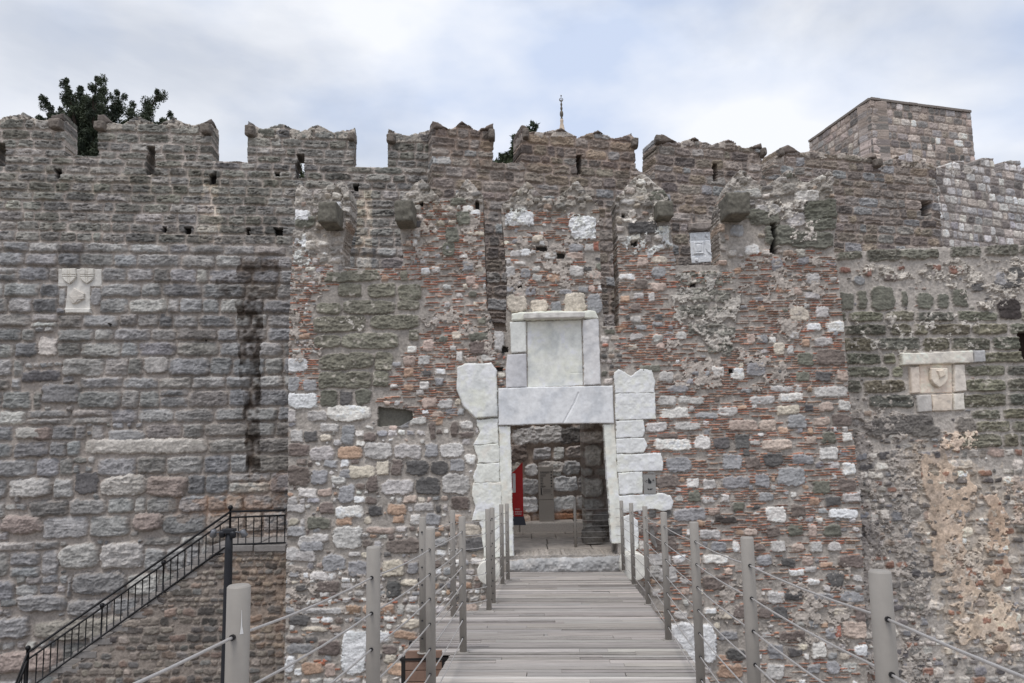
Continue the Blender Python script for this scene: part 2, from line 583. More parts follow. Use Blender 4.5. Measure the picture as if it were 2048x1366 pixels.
def slab(name, W_, poly, proud, col, parent, mat=None, e=.03, res=.011, rag=.012, lump=.008, var=.07, thick=.25, veins=0., seed=None, tint=None, grooves=(), back=0.0, label=None, metric=False, grow=0.0):
    """one dressed stone set in the wall W_, outlined in photo pixels on that wall's plane; grooves = [(polyline, width, depth)]"""
    P = poly if metric else W_.polyuz(poly)
    if grow:
        mu_, mz_ = (min(p[0] for p in P) + max(p[0] for p in P)) / 2, (min(p[1] for p in P) + max(p[1] for p in P)) / 2
        P = [(mu_ + (p[0] - mu_) * (1 + grow * .5), mz_ + (p[1] - mz_) * (1 + grow)) for p in P]
    us, zs = [p[0] for p in P], [p[1] for p in P]
    pad = .05
    q = Panel(W_.A - W_.n * back, W_.A + W_.t - W_.n * back, min(us) - pad, max(us) + pad, min(zs) - pad, max(zs) + pad, res, seed or random.randint(1, 9999))
    U, Z = np.meshgrid(q.uu, q.zz)
    Uw = U + rag * (q.noise(.14, tagk=1) + .6 * q.noise(.05, tagk=1))
    Zw = Z + rag * (q.noise(.14, tagk=2) + .6 * q.noise(.05, tagk=2))
    ins = np.zeros(U.shape, bool)
    dist = np.full(U.shape, 9.0)
    for i in range(len(P)):
        (ax, ay), (bx, by) = P[i], P[(i + 1) % len(P)]
        dx, dy = bx - ax, by - ay
        t = np.clip(((Uw - ax) * dx + (Zw - ay) * dy) / (dx * dx + dy * dy + 1e-9), 0, 1)
        dist = np.minimum(dist, np.hypot(Uw - ax - t * dx, Zw - ay - t * dy))
        if abs(by - ay) > 1e-9:
            c = (ay > Zw) != (by > Zw)
            ins ^= c & (Uw < (bx - ax) * (Zw - ay) / (by - ay) + ax)
    k = np.clip(dist / e, 0, 1)
    prof = np.sqrt(np.clip(1 - (1 - k) ** 2, 0, 1))
    q.H = (proud * prof + lump * (.5 * q.noise(.2) + .5 * q.noise(.08) + .3 * q.noise(.03)) * k).astype(np.float32)
    kk = 1 + var * (q.noise(.35) + q.noise(.1) + .6 * q.noise(.03))
    q.C = (S(*col)[None, None, :] * kk[..., None]).astype(np.float32)
    if veins:
        ph = (U * .8 - Z * .6) * 9 + 2.2 * q.noise(.3, tagk=4) + .8 * q.noise(.1, tagk=4)
        v = np.clip(np.sin(ph) * .5 + .5, 0, 1) ** 3 * veins
        q.C *= (1 - v[..., None] * np.array([1.0, .93, .82])[None, None, :] * .5)
    if tint is not None:
        f = np.clip(.5 * q.noise(.25, tagk=5) + .5 * q.noise(.08, tagk=5), 0, 1)[..., None]
        q.C = q.C * (1 - f) + S(*tint)[None, None, :] * f
    for (ln, w, dp) in grooves:
        L2 = ln if metric else W_.polyuz(ln)
        dg = np.full(U.shape, 9.0)
        for (ax, ay), (bx, by) in zip(L2[:-1], L2[1:]):
            dx, dy = bx - ax, by - ay
            t = np.clip(((U - ax) * dx + (Z - ay) * dy) / (dx * dx + dy * dy + 1e-9), 0, 1)
            dg = np.minimum(dg, np.hypot(U - ax - t * dx, Z - ay - t * dy))
        q.H -= (dp * np.clip(1.5 - dg / (w / 2), 0, 1)).astype(np.float32)
    q.keep &= ins[:-1, :-1] & ins[1:, :-1] & ins[:-1, 1:] & ins[1:, 1:]
    o = q.build(name, mat or MM, parent, thick, 4)
    if label: o['label'] = label
    return o


def block(name, c, size, col, parent, seed=0, rough=.05, power=5., rot=0.0, mat=None, lumps=.5):
    """weathered squared block: a subdivided superellipsoid with broken faces"""
    bm = bmesh.new()
    bmesh.ops.create_cube(bm, size=2)
    bmesh.ops.subdivide_edges(bm, edges=bm.edges[:], cuts=15, use_grid_fill=True)
    sv = Vector((seed * 3.7, seed * 1.3, 2.1))
    cl = bm.verts.layers.float_color.new('Col')
    base = S(*col)
    cr_, sr_ = math.cos(rot), math.sin(rot)
    for v in bm.verts:
        p = v.co.copy()
        n = (abs(p.x) ** power + abs(p.y) ** power + abs(p.z) ** power) ** (1 / power)
        p = p / n
        q = Vector((p.x * size[0], p.y * size[1], p.z * size[2])) / 2
        f = mnoise.noise(q * 5 + sv) * lumps + mnoise.noise(q * 14 + sv) * .35 + mnoise.noise(q * 34 + sv) * .3 - abs(mnoise.noise(q * 8 + sv)) * .5
        q = q * (1 + rough * f * 2)
        v.co = Vector((q.x * cr_ - q.z * sr_, q.y, q.x * sr_ + q.z * cr_)) + Vector(c)
        g = 1 + .35 * mnoise.noise(q * 9 + sv) + .3 * mnoise.noise(q * 30 + sv)
        v[cl] = (*(np.clip(base * g, .01, .86)), 1)
    if parent is not None:
        for v in bm.verts: v.co -= wloc(parent)
    me = bpy.data.meshes.new(name)
    bm.to_mesh(me); bm.free()
    for p in me.polygons: p.use_smooth = True
    me.materials.append(mat or MS)
    o = bpy.data.objects.new(name, me)
    COL.objects.link(o)
    if parent is not None: o.parent = parent
    return o


def add_box(bm, c, size, rz=0.0, bev=0.0):
    r = bmesh.ops.create_cube(bm, size=1)
    vs = r['verts']
    for v in vs: v.co = Vector((v.co.x * size[0], v.co.y * size[1], v.co.z * size[2]))
    if bev:
        es = list({e for v in vs for e in v.link_edges})
        b = bmesh.ops.bevel(bm, geom=es, offset=bev, segments=2, affect='EDGES', profile=.5)
        vs = list({v for v in b['verts']} | {v for v in vs if v.is_valid})
    ca, sa = math.cos(rz), math.sin(rz)
    for v in vs: v.co = Vector((v.co.x * ca - v.co.y * sa, v.co.x * sa + v.co.y * ca, v.co.z)) + Vector(c)
    return vs


def add_tube(bm, pts, r, seg=8, caps=True):
    pts = [Vector(p) for p in pts]
    rings = []
    for i, p in enumerate(pts):
        t = (pts[min(i + 1, len(pts) - 1)] - pts[max(i - 1, 0)]).normalized()
        a = t.cross(Vector((0, 0, 1)) if abs(t.z) < .95 else Vector((1, 0, 0))).normalized()
        b = t.cross(a)
        rr = r[i] if isinstance(r, (list, tuple)) else r
        rings.append([bm.verts.new(p + (a * math.cos(k * 2 * math.pi / seg) + b * math.sin(k * 2 * math.pi / seg)) * rr) for k in range(seg)])
    for A, B in zip(rings[:-1], rings[1:]):
        for k in range(seg): bm.faces.new((A[k], A[(k + 1) % seg], B[(k + 1) % seg], B[k]))
    if caps:
        bm.faces.new(rings[0]); bm.faces.new(rings[-1][::-1])
    return rings


def add_lathe(bm, c, prof, seg=20, axis='Z'):
    rings = []
    for r, h in prof:
        rg = []
        for k in range(seg):
            a = 2 * math.pi * k / seg
            x, y = r * math.cos(a), r * math.sin(a)
            v = {'Z': (x, y, h), 'Y': (x, h, y), 'X': (h, x, y)}[axis]
            rg.append(bm.verts.new(Vector(v) + Vector(c)))
        rings.append(rg)
    for A, B in zip(rings[:-1], rings[1:]):
        for k in range(seg): bm.faces.new((A[k], A[(k + 1) % seg], B[(k + 1) % seg], B[k]))
    bm.faces.new(rings[0]); bm.faces.new(rings[-1])
    bmesh.ops.recalc_face_normals(bm, faces=bm.faces[:])
# ------------------------------------------------------------------ palettes (colours as they look in the photo, turned into albedo by S)
PC = {'g': S(128, 128, 131), 'G': S(160, 157, 155), 'w': S(192, 188, 184), 'd': S(84, 82, 82), 'b': S(104, 93, 88), 'o': S(154, 128, 109, sat=.85),
      'p': S(158, 141, 131, sat=.8), 'y': S(174, 164, 147, sat=.7), 'n': S(98, 98, 88), 'r': S(146, 92, 74, sat=.75), 'W': S(212, 208, 203), 'k': S(66, 60, 58)}
PAL_LEFT = [S(*c, k=.62, sat=.5) for c in ((124, 122, 122), (132, 129, 127), (116, 115, 117), (138, 134, 130), (126, 122, 118), (106, 105, 107), (145, 140, 134), (124, 116, 111), (119, 119, 122), (130, 127, 125), (112, 108, 103))]
PAL_LEFTUP = [S(*c, k=.49, sat=.55) for c in ((104, 101, 95), (96, 93, 88), (112, 108, 101), (90, 87, 80), (100, 98, 92), (118, 113, 106), (98, 95, 92), (92, 90, 80))]
PAL_RIGHTUP = [S(*c, k=.57, sat=.7) for c in ((116, 104, 97), (108, 98, 92), (124, 113, 105), (98, 89, 84), (118, 112, 108), (110, 100, 88), (128, 120, 114), (92, 84, 80), (116, 116, 117), (120, 106, 90))]
PAL_GATE = [PC[c] for c in 'gggGGGGGGwwdbbopynpGGg']
PAL_GATEL = [PC[c] for c in 'ggGGGGGGwwwdbbopypGG']
PAL_TILE = [S(*c, k=.64, sat=.76) for c in ((146, 92, 66), (130, 84, 62), (156, 104, 76), (114, 78, 62), (138, 98, 76), (152, 86, 58), (122, 94, 78), (142, 112, 92))]
PAL_GREEN = [S(*c, sat=.9) for c in ((98, 97, 87), (92, 92, 83), (104, 102, 90), (88, 88, 82), (100, 96, 84))]
PAL_RUB = [S(*c, k=.53) for c in ((122, 118, 114), (140, 134, 128), (98, 94, 92), (156, 149, 142), (112, 106, 100), (78, 75, 76), (128, 112, 102), (108, 108, 112), (172, 165, 157), (120, 88, 74))]
PAL_STAIR = [S(*c) for c in ((106, 98, 90), (96, 90, 84), (116, 108, 99), (84, 79, 75), (74, 70, 68), (122, 112, 102), (110, 94, 84), (100, 98, 96))]
PAL_NEW = [S(*c, k=.48) for c in ((150, 148, 148), (132, 128, 126), (166, 163, 160), (112, 106, 103), (98, 92, 90), (144, 134, 127), (158, 152, 144), (124, 122, 124), (138, 132, 128))]
PAL_TOWER = [S(*c, k=.49, sat=.55) for c in ((176, 162, 150), (92, 86, 82), (136, 118, 106), (122, 108, 100), (148, 128, 113), (112, 102, 97), (158, 142, 128), (124, 118, 116), (98, 92, 86), (140, 124, 116), (132, 114, 98))]

GY = 13.9                                        # gate front
# deck frame: heading of the boards' run, slope and post lines, from the vanishing point of the railings
HD = ray(1112, 973); HD = HD / np.linalg.norm(HD)
HDh = np.array([HD[0], HD[1], 0]); HDh = HDh / np.linalg.norm(HDh)
SLOPE = HD[2] / math.hypot(HD[0], HD[1])
AC = np.array([HDh[1], -HDh[0], 0])              # across the deck, to the right
HC = 1.46                                        # camera above the boards


def deck(t, x, h=0.0):
    """point t metres along the deck, x metres right of the camera's line, h above the boards"""
    return np.array([CAM[0], CAM[1], CAM[2] - HC + h]) + HDh * t + AC * x + np.array([0, 0, SLOPE * t])


# ------------------------------------------------------------------ ground
bm = bmesh.new()
v = [bm.verts.new(p) for p in ((-600, -600, 0), (600, -600, 0), (600, 900, 0), (-600, 900, 0))]
bm.faces.new(v)
MG = mat_stone('gravelly_earth', False, (0.2, 0.17, 0.14), scale=3, bscale=20, dist=.03)
g = mesh_obj('ground', bm, MG)
g['kind'] = 'structure'

# ------------------------------------------------------------------ left curtain wall
LA, LB = at_y(0, 683, 15.75), at_y(865, 683, 17.0)
lw = empty('castle_curtain_wall', (LA[0], LA[1], 0))
tag(lw, 'long grey ashlar castle wall with swallow-tail battlements on the left, behind the iron stair railing', 'castle wall', kind='thing')
P = Panel(LA, LB, -3.4, 9.6, .35, 13.5, .0145, 3, mortar=(138, 129, 122))
SEAM = 487
lowz = [P.uz(290, y)[1] for y in (487, 508, 536, 566, 596, 628, 656, 684, 715, 753, 779, 817, 847, 879, 912, 951, 993, 1028, 1073, 1093, 1145, 1190, 1228, 1277, 1341, 1400, 1460)]
upz = [P.uz(290, y)[1] for y in (228, 248, 268, 287, 305, 320, 335, 352, 369, 388, 407, 427, 447, 466, 487)]
P.C[P.zz > P.uz(290, SEAM)[1]] *= 1.28
# carved coat of arms, round stone and smooth blocks first
ARMS = [(117, 538), (205, 538), (205, 574), (182, 574), (182, 615), (185, 628), (130, 628), (135, 574), (117, 574)]
P.void(ARMS)
PL = {'g': S(124, 123, 124), 'G': S(148, 145, 142), 'd': S(84, 82, 84), 'w': S(168, 162, 156), 'p': S(138, 124, 117), 'b': S(108, 96, 90), 't': S(134, 128, 120)}
P.px('96,693,40,36,w 175,966,46,42,d 312,731,50,33,G 277,594,0.1,0.1,g 126,595,15,36,g 192,594,22,36,g', PL, hgt=.05)
P.px('295,892,240,30,w 122,787,76,38,g 253,871,74,24,g 140,790,0.1,0.1,g 83,752,80,26,d 62,866,60,24,G 86,867,38,26,b', PL, hgt=.09, e=.06)
P.px('45,1048,84,36,p 297,1043,60,36,p 335,972,82,42,p 250,970,92,42,w 62,976,86,38,G 160,1112,80,50,G 246,1110,84,52,G 200,1165,110,44,g 85,1206,100,34,g 190,1255,240,42,t 30,1255,62,44,g 60,1320,130,44,p 130,1325,0.1,0.1,p', PL, hgt=.12, lump=.022, e=.07)
P.courses(lowz, P.uu[0], P.uu[-1], PAL_LEFT, (.34, .95), joint=.016, bed=1.7, head=.8, hgt=.085, lump=.02, tilt=.35, e=.07, warp=.016, split=.05, p=7, pit=.3, var=.24)
P.courses(upz, P.uu[0], P.uu[-1], PAL_LEFTUP, (.32, .7), joint=.02, bed=1.1, hgt=.06, lump=.018, var=.26, tilt=.4, warp=.014, p=7, e=.03, pit=1.0, crust=.25)
P.rubble(np.ones((P.nz, P.nu), bool), PAL_LEFT, (.12, .26), (.9, 2), fill=1., hgt=.08, gap=.015, small=900, sm=(.04, .12), lump=.02)
# lime crust along the battlement tops, pale run-off, dark water stain
for pts in ([(0, 236), (110, 228), (110, 248), (0, 252)], [(196, 246), (430, 236), (428, 256), (196, 262)], [(495, 258), (712, 258), (712, 278), (495, 280)], [(773, 262), (870, 258), (870, 284), (773, 288)]):
    P.patch(pts, (150, 142, 132), .05, .03, cover=.6)
UPZ = [(-60, 225), (870, 225), (870, 487), (-60, 487)]
P.stain([(404, 366), (436, 366), (446, 487), (398, 487)], (1.55, 1.5, 1.42), .05, soft=.7)
P.stain([(716, 380), (744, 380), (744, 560), (708, 560)], (1.6, 1.5, 1.36), .04, soft=.7)
P.stain([(480, 516), (560, 520), (556, 600), (430, 600), (434, 560), (478, 556)], (.36, .32, .29), .08)
P.stain([(474, 600), (530, 596), (524, 700), (520, 830), (524, 965), (494, 965), (488, 830), (478, 740)], (.24, .21, .19), .045, soft=.7)
P.stain([(488, 780), (524, 780), (520, 960), (498, 960)], (.62, .58, .55), .03)
P.stain([(118, 488), (208, 490), (204, 536), (118, 536)], (.52, .52, .52), .06)
P.stain([(270, 450), (560, 445), (580, 486), (270, 488)], (.78, .78, .76), .15)
P.stain([(0, 345), (580, 350), (580, 400), (0, 395)], (.86, .86, .82), .2)
P.stain([(400, 1000), (570, 940), (570, 1100), (420, 1110)], (1.1, .97, .88), .2)
P.stain([(330, 1000), (575, 990), (575, 1020), (350, 1040)], (1.02, .9, .82), .1)
for (xa, ya, xb, yb, wd, mu) in ((20, 500, 30, 700, 26, .8), (150, 640, 160, 900, 50, .86), (240, 490, 236, 640, 40, 1.12), (330, 500, 340, 760, 34, .84), (60, 700, 50, 1000, 60, 1.1), (400, 620, 405, 940, 40, .85), (300, 900, 310, 1080, 70, .88), (540, 640, 545, 930, 26, 1.14), (100, 370, 104, 486, 30, .8), (190, 360, 186, 486, 16, 1.25), (320, 360, 326, 480, 50, .85), (500, 380, 505, 480, 26, .82), (30, 380, 30, 480, 22, .84), (250, 1020, 240, 1200, 80, 1.08)):
    P.stain([(xa - wd / 2, ya), (xa + wd / 2, ya), (xb + wd / 2, yb), (xb - wd / 2, yb)], (mu, mu, mu * .99), .1, soft=.8)
for (x, y, w, h) in ((118, 349, 14, 18), (426, 360, 14, 20), (555, 349, 12, 10), (376, 461, 14, 14), (497, 463, 10, 14), (558, 464, 18, 16), (330, 460, 10, 10), (224, 650, 7, 4), (712, 376, 12, 14), (412, 682, 4, 4)):
    P.carve([(x - w / 2, y - h / 2), (x + w / 2, y - h / 2), (x + w / 2 - 2, y + h / 2), (x - w / 2 + 2, y + h / 2)], .16)
TOPL = [(-310, 226), (-250, 214), (-200, 226), (-178, 216), (-178, 302), (-92, 306), (-92, 226), (-70, 236), (-20, 244), (0, 239), (19, 232), (33, 231), (48, 225), (60, 232), (81, 242), (101, 241), (104, 232), (131, 229), (131, 312), (197, 312), (197, 231), (206, 231), (227, 247), (248, 250), (262, 240), (279, 233), (296, 242), (317, 250), (333, 243), (348, 237), (364, 244), (389, 252), (402, 248), (424, 239), (425, 252), (425, 322), (495, 324), (495, 254), (498, 244), (508, 250), (527, 259), (545, 253), (564, 247), (585, 257), (602, 264), (622, 255), (638, 250), (655, 260), (668, 266), (684, 261), (698, 260), (711, 255), (710, 275), (708, 333), (775, 335), (775, 257), (786, 263), (803, 269), (816, 273), (832, 268), (864, 260), (885, 262), (885, 560), (640, 560), (640, 1460), (-310, 1460)]
HOLES = [[(-14, 284), (12, 288), (13, 332), (-14, 334)], [(295, 293), (311, 293), (311, 348), (294, 350), (292, 320), (296, 310)], [(593, 309), (609, 309), (609, 357), (593, 357), (591, 330), (597, 322)]]
P.outline(TOPL, HOLES, .014)
P.build('wall', MS, lw, .62, 12)
LW = P
AR = slab('coat_of_arms_panel', LW, ARMS, .03, (176, 173, 168), lw, e=.02, var=.05, res=.012, rag=.004, thick=.12, seed=5)
AR['label'] = 'white marble panel carved with three shields'


def shield(W_, cx, cy, w, h, parent, col, proud=.05, cross=True, seed=1, rot=0):
    a = w / 2
    pts = [(-a, -h * .5), (a, -h * .5), (a, h * .08), (a * .72, h * .3), (a * .3, h * .44), (0, h * .52), (-a * .3, h * .44), (-a * .72, h * .3), (-a, h * .08)]
    c, s_ = math.cos(rot), math.sin(rot)
    pts = [(cx + x * c - y * s_, cy + x * s_ + y * c) for x, y in pts]
    gr = []
    if cross:
        gr = [([(cx - a * .9, cy - h * .06), (cx + a * .9, cy - h * .06)], .016, .02), ([(cx - a * .9, cy + h * .06), (cx + a * .9, cy + h * .06)], .016, .02),
              ([(cx - a * .14, cy - h * .45), (cx - a * .14, cy + h * .42)], .016, .02), ([(cx + a * .14, cy - h * .45), (cx + a * .14, cy + h * .42)], .016, .02)]
    return slab('carved_shield', W_, pts, proud + .03, col, parent, e=.02, rag=.003, res=.008, thick=.06, var=.06, grooves=gr, seed=seed)


shield(LW, 140.5, 553, 29, 31, AR, (182, 178, 170), seed=2)
shield(LW, 176, 553, 29, 31, AR, (182, 178, 170), seed=3)
shield(LW, 154, 595, 26, 30, AR, (176, 170, 162), .05, False, seed=4, rot=.5)
sb = slab('carved_shield', LW, [(139, 592), (154, 592), (154, 580), (160, 592), (172, 590), (172, 600), (160, 602), (154, 609)], .09, (170, 164, 156), AR, e=.02, rag=.004, res=.008, thick=.06, seed=6)
slab('sill', LW, [(131, 617), (184, 617), (183, 627), (133, 627)], .08, (186, 183, 177), AR, e=.015, rag=.004, thick=.12, seed=8)

# corner corbels of the battlements
CORB = (98, 90, 83)
n_ = 0
for (x0, y0, x1, y1) in ((103, 240, 130, 264), (193, 245, 216, 266), (404, 249, 426, 274), (492, 253, 513, 278), (696, 268, 712, 287), (773, 271, 793, 291)):
    u, z = LW.uz((x0 + x1) / 2, (y0 + y1) / 2)
    c = LW.world(u, z, .06)
    w = (x1 - x0) / F * c[1]
    block('corbel_stone', c, (w * .9, .3, (y1 - y0) / F * c[1] * .9), CORB, lw, n_, .09, 6)
    n_ += 1
for pts in ([(197, 232), (210, 230), (230, 249), (197, 250)], [(400, 250), (425, 238), (426, 252)], [(104, 233), (131, 228), (131, 242), (104, 244)]):
    slab('corner_stone', LW, pts, .09, (88, 80, 75), lw, e=.04, thick=.3, var=.14, mat=MS)

# ------------------------------------------------------------------ right curtain wall with the round bastion at its end
RA, RB = at_y(865, 683, 16.4), at_y(1750, 683, 19.4)
rw = empty('castle_curtain_wall', (RA[0], RA[1], 0))
tag(rw, 'brown block castle wall with swallow-tail battlements rising behind the gatehouse', 'castle wall', kind='thing')
P = Panel(RA, RB, -.05, 15.4, 2.4, 13.9, .0155, 5, mortar=(146, 132, 122))
zz = [P.uz(1100, y)[1] for y in (236, 256, 272, 292, 313, 328, 348, 370, 391, 409, 430, 452, 476, 500, 524, 548, 572, 598, 625, 650)]
P.courses(zz, P.uu[0], P.uu[-1], PAL_RIGHTUP, (.22, .66), joint=.022, p=6, hgt=.055, lump=.024, tilt=.5, warp=.018, e=.026, split=.08, pit=.4)
# inside the gate: stone colours lifted to stand in for light the court lacks
inz = [P.uz(1110, y)[1] for y in (640, 700, 770, 820, 852, 889, 919, 951, 990, 1023, 1060, 1100)]
PI_ = [S(*c, k=.5) for c in ((150, 148, 148), (138, 136, 136), (164, 160, 156), (128, 124, 120), (156, 148, 140))]
P.px('1075,870,100,34,G 1150,870,70,34,d 1082,907,34,26,g 1116,905,22,26,G 1036,905,34,34,b 1062,939,24,24,G 1112,940,20,28,G 1142,935,34,28,g 1060,972,36,34,g 1130,968,50,30,W 1128,1008,42,30,G 1055,1010,40,32,G 1120,1032,60,14,o', {k: np.clip(v * 1.5, 0, .8) for k, v in PC.items()}, hgt=.08, lump=.02)
P.courses(inz, P.uu[0], P.uu[-1], PI_, (.3, .7), joint=.05, hgt=.07, lump=.024, tilt=.5)
P.rubble(np.ones((P.nz, P.nu), bool), PAL_RIGHTUP, fill=0, small=350, sm=(.04, .1))
P.stain([(868, 250), (1280, 260), (1280, 340), (868, 330)], (1.02, .96, .92), .2)
P.stain([(1000, 1020), (1260, 1020), (1260, 1060), (1000, 1060)], (.85, .66, .55), .06)
for pts in ([(1060, 262), (1240, 262), (1240, 274), (1060, 276)], [(1360, 280), (1490, 284), (1490, 298), (1360, 296)], [(1610, 303), (1735, 308), (1735, 320), (1610, 318)], [(1800, 318), (1870, 325), (1870, 340), (1800, 335)]):
    P.patch(pts, (152, 142, 132), .05, .03, cover=.65)
P.carve([(1839, 401), (1863, 404), (1858, 433), (1840, 432)], .4, (40, 36, 34))
RARMS = [(1377, 466), (1437, 463), (1440, 524), (1381, 528)]
P.void(RARMS)
TOPR = [(863, 262), (864, 243), (876, 247), (895, 259), (905, 256), (924, 245), (940, 254), (956, 261), (970, 254), (984, 248), (987, 262), (987, 285), (985, 326), (1041, 326), (1042, 251), (1048, 252), (1058, 264), (1084, 266), (1102, 261), (1120, 258), (1138, 267), (1156, 275), (1175, 268), (1193, 262), (1210, 270), (1228, 277), (1245, 273), (1263, 266), (1268, 280), (1270, 337), (1303, 357), (1308, 330), (1309, 278), (1320, 269), (1335, 276), (1353, 286), (1370, 281), (1387, 276), (1404, 284), (1423, 291), (1438, 285), (1454, 280), (1470, 288), (1484, 297), (1496, 296), (1518, 287), (1522, 300), (1524, 352), (1545, 354), (1545, 330), (1556, 298), (1573, 291), (1585, 297), (1599, 306), (1612, 304), (1628, 300), (1644, 306), (1660, 311), (1676, 308), (1692, 305), (1712, 312), (1730, 317), (1748, 308), (1753, 322), (1752, 341), (1764, 341), (1772, 322), (1792, 313), (1803, 321), (1815, 327), (1840, 318), (1850, 322), (1868, 331), (1885, 336), (1925, 340), (1925, 560), (1660, 560), (1660, 700), (1330, 700), (1330, 1120), (930, 1120), (930, 560), (863, 560)]
HR = [[(1152, 311), (1162, 311), (1162, 349), (1153, 349)], [(1424, 328), (1433, 328), (1434, 364), (1425, 364)]]
P.outline(TOPR, HR, .016)
ub = P.uz(1858, 400)[0]
P.bend = (ub, .6)
P.build('wall', MS, rw, .7, 12)
RW = P
for (x0, y0, x1, y1) in ((975, 262, 989, 286), (1259, 280, 1274, 300), (1516, 300, 1527, 318), (1551, 299, 1562, 318), (1739, 321, 1757, 339), (1042, 262, 1056, 284), (1306, 274, 1318, 292)):
    u, z = RW.uz((x0 + x1) / 2, (y0 + y1) / 2)
    c = RW.world(u, z, .08)
    block('corbel_stone', c, ((x1 - x0) / F * c[1] * .95, .36, (y1 - y0) / F * c[1] * .9), CORB, rw, n_, .09, 6)
    n_ += 1
for pts in ([(864, 243), (877, 247), (897, 260), (864, 261)], [(956, 262), (985, 247), (987, 262)], [(1042, 251), (1050, 253), (1060, 265), (1042, 268)], [(1310, 278), (1321, 269), (1354, 286), (1312, 290)], [(1494, 298), (1519, 287), (1522, 300)], [(1558, 298), (1573, 290), (1600, 307), (1560, 309)], [(1730, 318), (1748, 308), (1752, 320)], [(1106, 264), (1120, 257), (1136, 267)], [(1183, 268), (1193, 261), (1207, 270)], [(1376, 282), (1387, 275), (1398, 283)], [(1444, 286), (1454, 279), (1466, 288)], [(914, 251), (924, 244), (938, 254)]):
    slab('corner_stone', RW, pts, .1, (96, 85, 78), rw, e=.05, thick=.35, var=.14, mat=MS)
a2 = slab('coat_of_arms_panel', RW, RARMS, .05, (196, 197, 202), rw, e=.02, rag=.004, thick=.15, seed=21,
          grooves=[([(1381, 482), (1436, 480)], .03, .02), ([(1407, 483), (1408, 512)], .03, .02), ([(1384, 512), (1408, 511)], .03, .02)])
a2['label'] = 'white marble panel with worn carved shields between the battlements'
shield(RW, 1421, 497, 25, 30, a2, (200, 200, 205), .045, False, 22)
slab('carved_frame', RW, [(1384, 485), (1404, 484), (1405, 509), (1386, 510)], .08, (196, 197, 202), a2, e=.015, rag=.004, thick=.06, seed=23, grooves=[([(1389, 489), (1400, 489), (1401, 505), (1390, 505), (1389, 489)], .02, .02)])
for (x, y) in ((1388, 474), (1391, 521), (1411, 472)):
    u, z = RW.uz(x, y)
    pts = [(u + .06 * math.cos(a * math.pi / 5), z + .06 * math.sin(a * math.pi / 5)) for a in range(10)]
    slab('carved_boss', RW, pts, .08, (192, 193, 198), a2, e=.03, rag=.003, res=.008, thick=.05, seed=int(x), metric=True)
slab('cornice_stone', RW, [(1374, 447), (1440, 443), (1441, 462), (1375, 464)], .16, (128, 118, 111), rw, e=.05, thick=.2, seed=24, mat=MS, var=.14)
# ------------------------------------------------------------------ gatehouse
gt = empty('castle_gatehouse', (0.6, GY, 0))
tag(gt, 'ruined gatehouse front of rubble and thin red tiles around a white marble doorway', 'gatehouse', kind='thing')
P = Panel((0, GY), (1, GY), -4.5, 7.1, .8, 10.9, .011, 9, mortar=(140, 133, 126), mj=.12)
G = P
GOUT = [(566, 1400), (568, 1366), (575, 1000), (577, 780), (577, 700), (581, 560), (587, 480), (591, 430), (590, 400), (594, 376), (599, 366), (610, 376), (626, 396), (640, 386), (655, 372), (672, 367), (689, 364), (698, 382), (702, 400), (700, 440), (690, 470), (686, 500), (690, 534), (740, 538), (803, 536), (806, 520), (800, 470), (800, 440), (802, 400), (818, 383), (832, 366), (845, 360), (858, 372), (868, 385), (882, 399), (897, 399), (910, 393), (922, 374), (935, 356), (948, 370), (958, 383), (966, 392), (967, 420), (972, 560), (974, 614), (988, 655), (990, 662), (1013, 664), (1012, 620), (1014, 560), (1010, 514), (1007, 472), (1003, 440), (1003, 411), (1020, 396), (1036, 380), (1046, 370), (1054, 364), (1066, 374), (1078, 390), (1092, 398), (1110, 398), (1125, 386), (1138, 376), (1148, 366), (1156, 363), (1168, 380), (1180, 394), (1195, 409), (1199, 418), (1202, 560), (1207, 620), (1208, 652), (1238, 652), (1237, 560), (1233, 470), (1231, 420), (1230, 397), (1246, 380), (1262, 362), (1273, 353), (1285, 349), (1298, 358), (1314, 370), (1328, 381), (1338, 400), (1340, 440), (1344, 470), (1346, 500), (1352, 530), (1436, 530), (1440, 500), (1436, 450), (1440, 410), (1448, 388), (1458, 366), (1467, 352), (1480, 340), (1496, 352), (1510, 364), (1523, 374), (1532, 372), (1548, 362), (1562, 350), (1577, 338), (1590, 350), (1602, 364), (1614, 366), (1630, 358), (1645, 349), (1658, 343), (1663, 350), (1666, 361), (1670, 400), (1675, 437), (1670, 470), (1668, 501), (1674, 540), (1682, 600), (1690, 680), (1700, 800), (1710, 900), (1720, 1000), (1728, 1150), (1735, 1366), (1738, 1400)]
DOOR = [(1008, 838), (1218, 836), (1226, 940), (1236, 1108), (1014, 1110)]
LINTEL = [(996, 777), (1060, 774), (1225, 771), (1226, 810), (1228, 847), (1110, 848), (1020, 851), (996, 851)]
LBLK = [(914, 735), (930, 727), (984, 726), (994, 740), (996, 834), (950, 838), (926, 815), (913, 780)]
LJ = [(997, 852), (1021, 852), (1024, 960), (1028, 1112), (1003, 1114)]
RJ = [(1206, 848), (1229, 848), (1236, 960), (1246, 1086), (1223, 1088), (1214, 960)]
LOJ = [[(953, 840), (996, 838), (997, 886), (946, 889), (958, 864)], [(947, 890), (998, 888), (999, 924), (956, 926), (952, 906)], [(955, 928), (999, 926), (1000, 963), (948, 965), (946, 952)], [(947, 967), (1001, 965), (1003, 1038), (944, 1040), (950, 1010), (944, 988)], [(960, 1042), (1003, 1040), (1005, 1112), (968, 1112)]]
